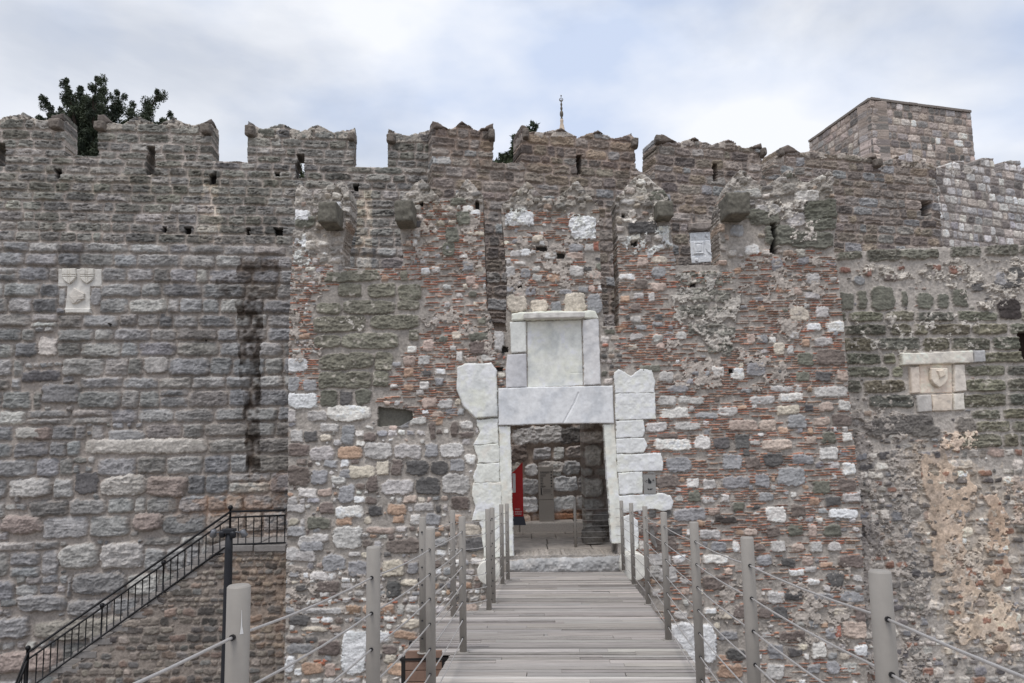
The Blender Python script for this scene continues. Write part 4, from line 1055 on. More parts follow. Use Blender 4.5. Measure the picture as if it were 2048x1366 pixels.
# the two faces turned away and the coping
far = le + (re - ct)
bm = bmesh.new()
q = [Vector(p) for p in (le, ct, re, far)]
off = Vector(tw.location)
n2_ = len(q)
for a, b in ((re, far), (far, le)):
    vs = [bm.verts.new(Vector(p) - off) for p in ((a[0], a[1], 0), (b[0], b[1], 0), (b[0], b[1], zt), (a[0], a[1], zt))]
    bm.faces.new(vs)
vs = [bm.verts.new(Vector((p[0], p[1], zt - .05)) - off) for p in (le, ct, re, far)]
bm.faces.new(vs)
o = mesh_obj('rear_wall', bm, mat_stone('tower_block', False, S(132, 116, 106)))
o.parent = tw
bm = bmesh.new()
for a, b, in ((le, ct), (ct, re)):
    d = Vector(b) - Vector(a); L_ = d.length; d.normalize()
    nn = Vector((d.y, -d.x, 0))
    n_s = max(3, int(L_ / .5))
    for i in range(n_s):
        c = Vector(a) + d * (L_ * (i + .5) / n_s) - nn * .2 - off + Vector((0, 0, .05 + random.uniform(-.01, .01)))
        add_box(bm, c, (L_ / n_s - .02, .56, .12), math.atan2(d.y, d.x), .015)
o = mesh_obj('coping', bm, mat_stone('tower_coping', False, S(112, 104, 98)))
o.parent = tw

# ------------------------------------------------------------------ court behind the gate
zfl = at_y(1115, 1110, 14.0)[2]
ins = empty('gate_court', (0, 0, 0))
fl = bmesh.new()
zc0 = zfl
# flagged floor between the gate and the inner wall
for j in range(6):
    x = -1.8
    while x < 4.2:
        w = random.uniform(.5, 1.1)
        add_box(fl, (x + w / 2, 14.05 + .6 * j + .3, zc0 - .1 + .012 * j + random.uniform(-.006, .006)), (w - .015, .588, .2), 0, .012)
        x += w
MF = mat_stone('worn_paving', False, S(150, 141, 132), scale=5, amp=(.7, 1.2), bump=.4, bscale=18)
o = mesh_obj('paving', fl, MF)
o['kind'] = 'structure'
bpy.data.objects.remove(ins)
# granite kerb below the inner wall
bm = bmesh.new()
yk = 16.6
pk = at_y(1090, 1046, yk)
for i in range(4):
    add_box(bm, (-1.1 + i * 1.2 + .6, yk + .25, (zc0 + pk[2]) / 2), (1.19, .5, pk[2] - zc0 + .02), 0, .03)
MK = mat_stone('speckled_granite', False, S(164, 157, 150), scale=60, amp=(.55, 1.35), bump=.2, bscale=60)
o = mesh_obj('granite_ledge', bm, MK)
tag(o, 'speckled granite ledge at the foot of the inner wall seen through the doorway', 'stone ledge', kind='thing')
zk = pk[2] + .01
# dark pier on the right of the doorway view
pr = empty('stone_pier', (1.6, 15.9, zc0))
tag(pr, 'dark rough stone pier behind the right side of the doorway', 'stone pier', kind='thing')
P = Panel((0, 15.85), (1, 15.85), 1.47, 2.9, zc0 - .1, zc0 + 3.2, .014, 25, mortar=(112, 100, 92))
hz = [P.uz(1190, y)[1] for y in (800, 860, 888, 935, 955, 995, 1020, 1045, 1075, 1110)]
P.courses(hz, 1.36, 2.9, [S(138, 135, 130), S(124, 121, 117), S(150, 145, 138)], (.4, .8), joint=.03, hgt=.1, lump=.04, tilt=.5, e=.08)
P.build('masonry', MS, pr, .9, 8)
# fallen stones by the pier
for i, (cx, cy, w, h, nm, lab) in enumerate(((1187, 1072, 46, 34, 'boulder', 'grey rounded boulder on the floor behind the doorway cables'), (1204, 1044, 36, 26, 'boulder', 'smaller dark stone lying on top of the boulder behind the doorway'))):
    y = 15.2 if i == 0 else 15.45
    c = at_y(cx, cy, y)
    o = block(nm, c, (w / F * y, .5, h / F * y), (92, 88, 83), None, 50 + i, .12, 3.4)
    tag(o, lab, 'boulder')

# ------------------------------------------------------------------ signs behind the doorway
MR = mat_plain('red_panel', S(200, 0, 12) * np.array([.55, .1, .1]), .4)
MDG = mat_plain('taupe_metal', S(126, 120, 113), .5)
MBL = mat_plain('black_print', (0.02, 0.02, 0.022), .6)
MWH = mat_plain('white_print', (.75, .74, .72), .6)
MNB = mat_plain('slate_base', S(52, 54, 66), .5)
yb = 15.9
bn = empty('banner_stand', at_y(1040, 1050, yb))
tag(bn, 'tall red display panel with a slate base standing inside the doorway', 'display panel')
a, b = at_y(1030, 950, yb), at_y(1045, 925, yb)
cB, dB = at_y(1047, 1033, yb), at_y(1030, 1033, yb)
bm = bmesh.new()
def prism(bm, pts, y0, y1):
    f = [bm.verts.new((p[0], y0, p[2])) for p in pts]
    k = [bm.verts.new((p[0], y1, p[2])) for p in pts]
    bm.faces.new(f); bm.faces.new(k[::-1])
    for i in range(len(pts)): bm.faces.new((f[i], k[i], k[(i + 1) % len(pts)], f[(i + 1) % len(pts)]))
    bmesh.ops.recalc_face_normals(bm, faces=bm.faces[:])
prism(bm, [at_y(1018, 950, yb), at_y(1031, 940, yb), at_y(1045, 924, yb), cB, at_y(1018, 1033, yb)], yb, yb + .06)
put(mesh_obj('panel', bm, MR), bn)
bm = bmesh.new()
prism(bm, [at_y(1018, 1034, yb), at_y(1048, 1033, yb), at_y(1052, 1050, yb), at_y(1018, 1050, yb)], yb - .03, yb + .12)
put(mesh_obj('base', bm, MNB), bn)
bm = bmesh.new()
for i, (y, x1) in enumerate(((1018, 1040), (1023, 1044), (1026, 1044), (1028.5, 1043))):
    x = 1030
    while x < x1:
        w = random.uniform(1.2, 3.2)
        p, q_ = at_y(x, y, yb), at_y(min(x + w, x1), y, yb)
        add_box(bm, ((p[0] + q_[0]) / 2, yb - .003, p[2]), (q_[0] - p[0], .003, .009))
        x += w + .7
put(mesh_obj('lettering', bm, MWH), bn)
# information pillar
yi = 16.75
ip = empty('information_pillar', (at_y(1092, 1046, yi)[0], yi, zk))
tag(ip, 'taupe metal information pillar with dark printed lines standing on the granite ledge', 'information sign')
p0, p1 = at_y(1076, 934, yi), at_y(1106, 934, yi)
xm, wd = (p0[0] + p1[0]) / 2, (p1[0] - p0[0])
ztop = p0[2]; zmid = at_y(1090, 1000, yi)[2]
bm = bmesh.new(); add_box(bm, (xm, yi + .04, (ztop + zmid) / 2 + .004), (wd, .08, ztop - zmid - .008), 0, .004); put(mesh_obj('sign_plate', bm, MDG), ip)
bm = bmesh.new(); add_box(bm, (xm + .006, yi + .045, (zk + zmid) / 2), (wd * 1.01, .09, zmid - zk), 0, .004); put(mesh_obj('plinth', bm, MDG), ip)
bm = bmesh.new()
def pz(fx, fy): return (xm - wd / 2 + fx * wd, ztop - fy * (ztop - zmid))
def words(x0, x1, fy, hh, wl):
    x = x0
    while x < x1:
        w = random.uniform(*wl)
        a_, z_ = pz(x, fy); b_, _ = pz(min(x + w, x1), fy)
        add_box(bm, ((a_ + b_) / 2, yi - .002, z_), (b_ - a_, .004, hh))
        x += w + .02
words(.14, .75, .155, .016, (.06, .12)); words(.14, .72, .19, .008, (.05, .1))
for i, fy in enumerate((.245, .335, .42, .505, .585)):
    words(.14, (.5, .33, .32, .33, .5)[i], fy, .014, (.06, .12))
    words(.14, (.5, .33, .3, .3, .38)[i], fy + .038, .008, (.05, .1))
for fy in (.155, .245, .335, .42, .5, .595):
    a_, z_ = pz(.87, fy); add_box(bm, (a_, yi - .002, z_), (.03, .004, .03), math.pi / 4 * 0)
a_, z_ = pz(.18, .735); add_box(bm, (a_, yi - .002, z_), (.024, .004, .14))
for fy in (.68, .72, .75, .79): words(.3, .85, fy, .005, (.05, .1))
words(.15, .3, .845, .012, (.05, .06)); words(.85, .92, .845, .014, (.05, .06))
put(mesh_obj('lettering', bm, MBL), ip)
# small plate on the gate front
yp = GY - .06
pl = empty('sign_plate', at_y(1299, 990, yp))
tag(pl, 'small grey metal plaque with a dark sailboat-like emblem on the wall right of the doorway', 'plaque')
MP = mat_plain('grey_plate', S(120, 119, 117), .45)
bm = bmesh.new()
prism(bm, [at_y(1286, 950, yp), at_y(1311, 949, yp), at_y(1312, 987, yp), at_y(1288, 988, yp)], yp, yp + .03)
put(mesh_obj('plate', bm, MP), pl)
bm = bmesh.new()
e_ = lambda X_, Y_: at_y(1275 + X_ / 22.77, 940 + Y_ / 22.77, yp)
prism(bm, [e_(510, 350), e_(560, 440), e_(640, 530), e_(615, 615), e_(490, 610), e_(480, 540), e_(470, 480), e_(490, 400)], yp - .006, yp - .001)
def strip(bm, pts, w):
    for a_, b_ in zip(pts[:-1], pts[1:]):
        A_, B_ = Vector(e_(*a_)), Vector(e_(*b_))
        add_tube(bm, [A_, B_], w, 5)
strip(bm, [(330, 470), (345, 520), (395, 550), (450, 560)], .004)
strip(bm, [(390, 460), (440, 490)], .006); strip(bm, [(660, 545), (770, 545)], .003); strip(bm, [(680, 460), (760, 475)], .008); strip(bm, [(700, 440), (740, 440)], .004)
strip(bm, [(450, 860), (520, 860)], .007); strip(bm, [(560, 858), (690, 858)], .007); strip(bm, [(490, 885), (530, 910)], .006); strip(bm, [(590, 905), (640, 885)], .006); strip(bm, [(525, 905), (545, 880)], .005); strip(bm, [(570, 880), (600, 905)], .005)
put(mesh_obj('emblem', bm, MBL), pl)
# grey control panel mounted on the left reveal
bm = bmesh.new()
c = at_y(1029, 966, 14.62)
add_box(bm, (c[0] - .01, 14.62, c[2]), (.06, .1, .36), 0, .01)
o = mesh_obj('wall_box', bm, mat_plain('pale_box', S(150, 150, 152), .5))
tag(o, 'narrow pale grey box fixed to the left side of the door opening', 'box')

# ------------------------------------------------------------------ footbridge
t_end = 13.35
fb = empty('footbridge', deck(6, 0, -.3))
tag(fb, 'grey weathered timber footbridge leading up to the marble doorway', 'footbridge', kind='thing')
XL, XR, XN = -.844, .993, -1.30
bm = bmesh.new()
lay = bm.verts.layers.float_color.new('Col')
t = -2.5
bw = .108
rr = random.Random(4)
while t < t_end:
    x0, x1 = XL - .13, XR + .13
    if 6.98 < t + bw / 2 < 9.25: x0 = XN - .12
    cuts = sorted(rr.uniform(x0 + .3, x1 - .3) for _ in range(rr.choice((0, 1, 1, 2))))
    xs = [x0] + cuts + [x1]
    row = math.exp(rr.gauss(0, .19))
    for a_, b_ in zip(xs[:-1], xs[1:]):
        e0, e1 = rr.uniform(-.008, .008) if a_ == x0 else .002, rr.uniform(-.008, .008) if b_ == x1 else -.002
        c = deck(t + bw / 2, (a_ + b_) / 2, -.0145 + rr.uniform(-.0025, .0025))
        vs = add_box(bm, (0, 0, 0), (b_ - a_ + e1 - e0, bw - rr.uniform(.006, .011), .029), 0, .0025)
        f = row * math.exp(rr.gauss(0, .07))
        col = S(134, 128, 124) * f * .95 * np.array([1.0 + rr.gauss(0, .012), 1, 1 + rr.gauss(0, .015)])
        tl = rr.gauss(0, .004)
        for v in vs:
            y = v.co.y
            v.co = Vector(c) + Vector(AC) * v.co.x + Vector(HD) * y + Vector((0, 0, v.co.z + tl * y / bw * 2))
            v[lay] = (*col, 1)
    t += bw
off = Vector(fb.location)
for v in bm.verts: v.co -= off
MW = mat_stone('weathered_decking', True, scale=6, amp=(.66, 1.3), bump=.25, bscale=30, dist=.003, rough=.8)
for n in MW.node_tree.nodes:
    pass
mpn = MW.node_tree.nodes.new('ShaderNodeMapping')
mpn.inputs['Scale'].default_value = (.35, 9, 3)
mpn.inputs['Rotation'].default_value = (0, 0, math.atan2(HDh[0], HDh[1]))
tcn = [n for n in MW.node_tree.nodes if n.type == 'TEX_COORD'][0]
MW.node_tree.links.new(tcn.outputs['Object'], mpn.inputs['Vector'])
for n in MW.node_tree.nodes:
    if n.type == 'TEX_NOISE': MW.node_tree.links.new(mpn.outputs[0], n.inputs['Vector'])
o = mesh_obj('decking', bm, MW); o.parent = fb
MBM = mat_stone('dark_timber', False, S(84, 76, 70), scale=5)
for x in (XL - .05, (XL + XR) / 2, XR + .05):
    bm = bmesh.new()
    A_, B_ = deck(-2.4, x, -.15), deck(t_end - .05, x, -.15)
    for k in range(2):
        pass
    d = Vector(B_) - Vector(A_)
    vs = add_box(bm, (0, 0, 0), (.12, d.length, .22))
    for v in vs: v.co = Vector((A_ + B_) / 2) + Vector(AC) * v.co.x + d.normalized() * v.co.y + Vector((0, 0, v.co.z - .005)) - off
    o = mesh_obj('beam', bm, MBM); o.parent = fb
for t in (1.5, 6.0, 10.5):
    for x in (XL, XR):
        p = deck(t, x, -.26)
        bm = bmesh.new(); add_box(bm, (p[0] - off.x, p[1] - off.y, p[2] / 2 - off.z), (.16, .16, p[2]), 0, .01)
        o = mesh_obj('pier_post', bm, MBM); o.parent = fb

# ------------------------------------------------------------------ cable railings
MPO = mat_plain('taupe_post', S(122, 117, 111), .55, 0, .12, 5)
MCB = mat_plain('steel_cable', S(150, 147, 146), .45, .35, .1, 30)
MFE = mat_plain('dark_ferrule', (.05, .05, .055), .45, .6)
PH, PR = 1.2, .032
CH = [PH - .135 - .156 * k for k in range(7)]


def post(root, base, cabdir, h=PH, r=PR, ferr=CH):
    bm = bmesh.new()
    add_lathe(bm, (0, 0, 0), [(r, 0), (r, h - .004), (r - .004, h), (r * .5, h + .001)], 20)
    o = mesh_obj('post', bm, MPO, None, True)
    for p in o.data.polygons: p.use_smooth = abs(p.normal.z) < .5
    o.parent = root; o.location = Vector(base) - Vector(root.location)
    bm = bmesh.new()
    add_lathe(bm, (0, 0, 0), [(r + .022, .001), (r + .022, .008), (r + .002, .010)], 20)
    q = mesh_obj('base_flange', bm, MPO, None, True); q.parent = o
    if ferr:
        bm = bmesh.new()
        d = Vector(cabdir).normalized()
        add_tube(bm, [-d * (r + .008), d * (r + .008)], .0085, 8)
        q = mesh_obj('ferrule', bm, MFE, None, True); q.parent = o
        q.location.z = ferr[0]
        for z in ferr[1:]:
            q2 = q.copy(); COL.objects.link(q2); q2.parent = o; q2.location.z = z
    return o


def cables(root, pts, hs=CH, r=.0044, up=(0, 0, 1)):
    for h in hs:
        bm = bmesh.new()
        P_ = []
        for a_, b_ in zip(pts[:-1], pts[1:]):
            for k in range(4):
                f = k / 4
                P_.append(Vector(a_) * (1 - f) + Vector(b_) * f + Vector((0, 0, h - .012 * 4 * f * (1 - f))))
        P_.append(Vector(pts[-1]) + Vector((0, 0, h)))
        add_tube(bm, [p - Vector(root.location) for p in P_], r, 7)
        o = mesh_obj('cable', bm, MCB, None, True); o.parent = root


def top_to_base(px, py):
    """base on the boards of the post whose top shows at this pixel"""
    d = ray(px, py)
    # plane of the post tops: through deck(0,0,PH), normal from the deck
    o_ = deck(0, 0, PH)
    n = np.cross(AC, HD)
    k = np.dot(o_ - CAM, n) / np.dot(d, n)
    p = CAM + d * k
    return p - np.array([0, 0, PH])


RT = [(1759, 1141), (1493.5, 1074), (1387.5, 1043.7), (1327, 1024.5), (1289.5, 1012.5), (1262, 1006), (1242.5, 1001.3), (1223.5, 1000)]
LT = [(478, 1170), (747, 1093), (860.5, 1056.5), (924, 1033)]
LT2 = [(984, 1015.5), (1002.5, 1008.7), (1013.5, 1007)]
rb = [top_to_base(*p) for p in RT]
rb = [rb[0] - (rb[1] - rb[0]) * 1.05] + rb
lb = [top_to_base(*p) for p in LT]
lb = [lb[0] - (lb[1] - lb[0]) * 1.05] + lb
lb2 = [top_to_base(*p) for p in LT2]
print('posts right', [np.round(p - CAM, 2).tolist() for p in rb])
print('posts left', [np.round(p - CAM, 2).tolist() for p in lb + lb2])
near_posts = []
for nm, pts, lab in (('cable_railing', rb, 'right hand cable railing of grey posts along the whole footbridge'), ('cable_railing', lb, 'left hand cable railing of grey posts on the near half of the footbridge'), ('cable_railing', lb2, 'short left cable railing of three posts beside the doorway end of the footbridge')):
    root = empty(nm, pts[0])
    tag(root, lab, 'railing', 'cable railings of the footbridge')
    pp = [post(root, p, HD) for p in pts]
    near_posts.append(pp[1])
    cables(root, pts)
# flake of white paint on the near left post
bm = bmesh.new()
pq = near_posts[1]
pw = wloc(pq)
ang0 = math.atan2(CAM[1] - pw.y, CAM[0] - pw.x)
def onpost(da, z): return Vector(((PR + .0006) * math.cos(ang0 + da), (PR + .0006) * math.sin(ang0 + da), z))
zs_ = [(PH - .062, .0, .03), (PH - .085, -.02, .04), (PH - .105, -.05, .05), (PH - .118, -.14, .10), (PH - .126, -.18, .14)]
vv = [(bm.verts.new(onpost(.28 - a_, z)), bm.verts.new(onpost(.28 - b_, z))) for z, a_, b_ in zs_]
for (a_, b_), (c_, d_) in zip(vv[:-1], vv[1:]): bm.faces.new((a_, b_, d_, c_))
o = mesh_obj('paint_flake', bm, MWH); o.parent = pq
# railing round the small landing on the left
n1_, n2p, n3_ = top_to_base(845, 1034), top_to_base(905, 1021), top_to_base(975.5, 1018)
n3_ = lb2[0] + (n3_ - lb2[0])
root = empty('cable_railing', n1_)
tag(root, 'cable railing wrapped round the small landing left of the footbridge', 'railing', 'cable railings of the footbridge')
for p, d in ((n1_, HD), (n2p, AC), (n3_, AC)): post(root, p, d)
cables(root, [n1_, n2p, n3_])
print('niche', [np.round(p - CAM, 2).tolist() for p in (n1_, n2p, n3_)])
# railing inside the doorway
yq = 14.75
ib = at_y(1151.5, 1097, yq); it = at_y(1151, 1001, yq)
root = empty('cable_railing', (ib[0], yq, zc0))
tag(root, 'dark cable railing inside the doorway on its right side', 'railing')
hh_ = it[2] - zc0
post(root, (ib[0], yq, zc0), (1, 0, 0), hh_, .027, [hh_ * f for f in (.1, .22, .34, .46, .58, .7, .82)])
b2 = (ib[0] + 1.1, yq + .1, zc0)
post(root, b2, (1, 0, 0), hh_, .027, None)
cables(root, [(ib[0], yq, zc0), b2], [hh_ * f for f in (.1, .22, .34, .46, .58, .7, .82)], .0035)

# ------------------------------------------------------------------ boarded skirt under the front edge of the landing
MBX = mat_stone('brown_boards', False, S(122, 94, 78), scale=6, amp=(.7, 1.2), bump=.2, bscale=25, dist=.003, rough=.7)
MBF = mat_plain('black_frame', (.02, .018, .018), .5)
tb = 6.99
p = at_y(806, 1299, deck(tb, -1.2)[1])
p = np.array([p[0], p[1], deck(tb, -1.2, -.06)[2]])
bx = empty('landing_skirt', (p[0] + .3, p[1] + .2, 0))
tag(bx, 'brown boarded skirt with a black frame under the landing edge', 'landing skirt')
x0 = p[0]; ztp = p[2]; wbx = .33
for i, (a_, b_) in enumerate(((1303, 1324), (1325.5, 1341), (1342.5, 1364), (1365.5, 1388), (1389, 1410))):
    za, zb = at_y(808, a_, p[1])[2], at_y(808, b_, p[1])[2]
    bm = bmesh.new(); add_box(bm, (x0 + .02 + wbx / 2, p[1] + .02, (za + zb) / 2), (wbx, .03, za - zb), 0, .003)
    put(mesh_obj('board', bm, MBX), bx)
bm = bmesh.new()
zb = at_y(808, 1412, p[1])[2]
for xx in (x0, x0 + wbx + .04): add_box(bm, (xx, p[1] + .03, (ztp + zb) / 2), (.035, .05, ztp - zb + .02))
add_box(bm, (x0 + wbx / 2 + .02, p[1] + .03, ztp), (wbx + .1, .06, .022))
for xx in (x0, x0 + wbx + .04): add_box(bm, (xx, p[1] + .55, (ztp + zb) / 2), (.035, .05, ztp - zb + .02))
for zq in (zb, ztp): 
    for xx in (x0, x0 + wbx + .04): add_box(bm, (xx, p[1] + .29, zq - .03), (.03, .5, .03))
put(mesh_obj('frame', bm, MBF), bx)
bm = bmesh.new()
for xx in (x0 + .01, x0 + wbx + .03): add_box(bm, (xx, p[1] + .3, (ztp + zb) / 2), (.02, .48, ztp - zb - .06))
add_box(bm, (x0 + wbx / 2 + .02, p[1] + .3, ztp - .015), (wbx, .5, .02))
put(mesh_obj('side_board', bm, MBX), bx)
# legs down to the ground
bm = bmesh.new()
for xx in (x0, x0 + wbx + .04):
    for yy in (.03, .55): add_box(bm, (xx, p[1] + yy, zb / 2), (.05, .05, zb))
put(mesh_obj('leg_frame', bm, MBF), bx)
# grey metal bracket on the wall to the right of the doorway
bm = bmesh.new()
ya = GY - .12
add_tube(bm, [at_y(x, y, ya) for x, y in ((1302, 1052), (1304, 1062), (1305, 1074), (1308, 1085), (1313, 1094))], [.03, .042, .045, .04, .018], 10)
add_tube(bm, [Vector(at_y(1302, 1056, ya)), Vector(at_y(1302, 1056, GY + .05))], .03, 10)
o = mesh_obj('metal_bracket', bm, mat_plain('old_iron', S(104, 101, 99), .6, .2), None, True)
tag(o, 'bent grey metal bracket sticking out of the wall right of the doorway', 'bracket')
# pale cover slab lying against the deck on the right: marble block is part of the gatehouse wall

# ------------------------------------------------------------------ staircase, its railing and the lamp post
SY = 14.7
st = empty('stone_staircase', (at_y(350, 1300, SY)[0], SY, 0))
tag(st, 'rubble stone staircase climbing along the left wall to a landing at the gatehouse', 'staircase', kind='thing')
P = Panel((0, SY), (1, SY), -10.2, -4.0, .4, 4.6, .0125, 31, mortar=(120, 110, 102))
Mst = np.ones((P.nz, P.nu), bool)
P.rubble(Mst, PAL_STAIR, (.06, .17), (.9, 2.6), .9, .035, .012, small=900, sm=(.03, .07))
P.stain([(440, 1110), (580, 1105), (580, 1300), (470, 1280)], (1.08, .98, .9), .2)
sp = [(100, 1366), (134, 1340), (146, 1340), (146, 1330), (180, 1310), (180, 1301), (212, 1283), (212, 1272), (246, 1258), (246, 1246), (280, 1230), (280, 1219), (314, 1204), (314, 1192), (348, 1178), (348, 1165), (382, 1152), (382, 1138), (416, 1125), (416, 1113), (446, 1108), (458, 1094), (578, 1092), (590, 1092), (590, 1480), (60, 1480), (20, 1420)]
P.outline(sp, (), .01)
P.build('flank_wall', MS, st, .4, 6)
ST = P
MTR = mat_stone('grey_treads', False, S(116, 112, 110), scale=6, amp=(.7, 1.2), bump=.4, bscale=25)
xy = [(100, 1366), (146, 1334), (180, 1304), (212, 1277), (246, 1251), (280, 1224), (314, 1197), (348, 1171), (382, 1144), (416, 1118), (450, 1094)]
for (xa, ya_), (xb, yb_) in zip(xy[:-1], xy[1:]):
    pa, pb = at_y(xa, ya_, SY), at_y(xb, yb_, SY)
    zt_ = pb[2]
    bm = bmesh.new()
    add_box(bm, ((pa[0] + pb[0]) / 2 + .06, SY + .56, zt_ - .05), (pb[0] - pa[0] + .14, 1.16, .12), 0, .012)
    bmesh.ops.subdivide_edges(bm, edges=bm.edges[:], cuts=2)
    put(mesh_obj('step', bm, MTR), st)
    bm = bmesh.new()
    add_box(bm, ((pa[0] + pb[0]) / 2 + .1, SY + .62, zt_ / 2 - .06), (pb[0] - pa[0] + .05, 1.0, zt_ - .1))
    put(mesh_obj('step_core', bm, MTR), st)
for (xa, xb) in ((459, 506), (507, 572)):
    pa, pb = at_y(xa, 1091, SY - .06), at_y(xb, 1091, SY - .06)
    zb_ = at_y(xa, 1104, SY - .06)[2]
    bm = bmesh.new()
    add_box(bm, ((pa[0] + pb[0]) / 2, SY + .5, (pa[2] + zb_) / 2), (pb[0] - pa[0] - .01, 1.12, pa[2] - zb_), 0, .015)
    put(mesh_obj('landing_slab', bm, MTR), st)

MI = mat_plain('black_iron', (.018, .018, .02), .45, .5, .1)
RY = SY - .03
rl = empty('stair_railing', at_y(57, 1366, RY))
tag(rl, 'black iron stair railing with ball finials climbing in front of the left wall', 'railing')
LO, HI, ED = (57, 1300), (461, 1022), (571, 1020)


def rp(x, y, y_=RY): return Vector(at_y(x, y, y_))


def rod(name, pts, r, parent=rl):
    bm = bmesh.new(); add_tube(bm, [p - Vector(rl.location) for p in pts], r, 8)
    o = mesh_obj(name, bm, MI, None, True); o.parent = parent
    return o


rod('handrail', [rp(57, 1304), rp(461, 1023), rp(571, 1020.5)], .022)
rod('top_rail', [rp(57, 1318), rp(461, 1035), rp(571, 1030.5)], .018)
rod('bottom_rail', [rp(62, 1374), rp(447, 1097), rp(461, 1089.5), rp(571, 1085.5)], .018)
def lerp(x, a_, b_): return a_[1] + (x - a_[0]) / (b_[0] - a_[0]) * (b_[1] - a_[1])
bal = []
for i in range(27):
    x = 74 + i * 14.1
    if x > 452: break
    if min(abs(x - q_) for q_ in (204, 327)) < 4: continue
    bal.append((x, lerp(x, (57, 1318), (461, 1035)), lerp(x, (62, 1374), (447, 1097))))
for i in range(6):
    x = 477 + i * 15.5
    bal.append((x, lerp(x, (461, 1035), (571, 1030.5)), lerp(x, (461, 1089.5), (571, 1085.5))))
bal.append((570, 1030.5, 1086))
for i, (x, ya_, yb_) in enumerate(bal):
    a_ = rp(x, ya_)
    b_ = Vector((a_.x, RY, rp(x, yb_).z))
    rod('baluster', [a_, b_], .011)
for (x, y0, y1, rr_) in ((461, 1015, 1125, .022), (327.5, 1125, 1190, .016), (204.5, 1211, 1278, .016), (56, 1296, 1400, .03)):
    a_ = rp(x, y0)
    b_ = Vector((a_.x, RY, rp(x, y1).z))
    po = rod('post', [a_, b_], rr_)
    bm = bmesh.new()
    bmesh.ops.create_uvsphere(bm, u_segments=16, v_segments=10, radius=.047)
    for v in bm.verts: v.co += a_ - Vector(rl.location)
    o = mesh_obj('ball_finial', bm, MI, None, True); o.parent = po
# the lower flight turns towards the viewer at the bottom left
pb0, pb1 = rp(55, 1306), Vector(at_y(20, 1400, RY - 1.2))
for k, dz in enumerate((0, -.14, -.6)):
    rod('return_rail', [pb0 + Vector((0, 0, dz)), pb1 + Vector((0, 0, dz))], .02)
for f in (.15, .3, .45, .6, .75, .9):
    a_ = pb0 * (1 - f) + pb1 * f
    rod('baluster', [a_ + Vector((0, 0, -.14)), a_ + Vector((0, 0, -.6))], .011)

LY = 12.6
lp = empty('lamp_post', (at_y(455, 1200, LY)[0], LY, 0))
tag(lp, 'slim black lamp post with small floodlights in front of the stairs', 'lamp post')
ltop = at_y(456, 1062, LY)
MLB = mat_plain('black_paint', S(34, 36, 42), .45, .2, .1)
bm = bmesh.new()
add_lathe(bm, (0, 0, 0), [(.09, 0), (.085, .5), (.062, ltop[2] - .3), (.056, ltop[2]), (.03, ltop[2] + .01)], 18)
o = mesh_obj('pole', bm, MLB, None, True); o.parent = lp
bm = bmesh.new()
for v in add_box(bm, (0, 0, ltop[2] + .0), (.2, .16, .075), 0, .012): pass
o = mesh_obj('bracket', bm, MLB); o.parent = lp
MLG = mat_plain('floodlight_grey', S(96, 98, 104), .4, .5)
for (x, y, tl, ar) in ((427, 1066, .25, 1), (487, 1066, -.35, 1), (466, 1068, 0, 0), (444, 1067, 0, 0)):
    c = Vector(at_y(x, y, LY - (.02 if ar else .05))) - Vector((lp.location.x, lp.location.y, 0))
    bm = bmesh.new()
    add_lathe(bm, (0, 0, 0), [(.02, .06), (.042, .055), (.048, -.0), (.056, -.05), (.05, -.062)] if ar else [(.03, .05), (.046, .03), (.048, -.05), (.04, -.06)], 16)
    bmesh.ops.rotate(bm, verts=bm.verts[:], cent=(0, 0, 0), matrix=Matrix.Rotation(tl, 3, 'Y') @ Matrix.Rotation(.3, 3, 'X'))
    for v in bm.verts: v.co += c
    fl_ = mesh_obj('floodlight', bm, MLG if ar else MLB, None, True); fl_.parent = lp
    if ar:
        bm = bmesh.new(); add_tube(bm, [c, Vector((0, 0, ltop[2]))], .012, 8)
        o = mesh_obj('arm', bm, MLG, None, True); o.parent = fl_

# ------------------------------------------------------------------ trees behind the walls
def leaf_mat(name, c0, c1):
    m, t, b = mat_base(name, .7)
    c = t.nodes.new('ShaderNodeTexCoord'); n = t.nodes.new('ShaderNodeTexNoise'); n.inputs['Scale'].default_value = 2.2; n.inputs['Detail'].default_value = 4
    r = t.nodes.new('ShaderNodeValToRGB')
    r.color_ramp.elements[0].position, r.color_ramp.elements[1].position = .35, .68
    r.color_ramp.elements[0].color = (*c0, 1); r.color_ramp.elements[1].color = (*c1, 1)
    t.links.new(c.outputs['Object'], n.inputs['Vector']); t.links.new(n.outputs[0], r.inputs[0]); t.links.new(r.outputs[0], b.inputs['Base Color'])
    return m


ML = leaf_mat('conifer_needles', (.022, .034, .02), (.07, .09, .045))
ML2 = leaf_mat('broad_leaves', (.025, .038, .018), (.08, .1, .045))
MBK = mat_stone('bark', False, (.09, .07, .055), scale=8)


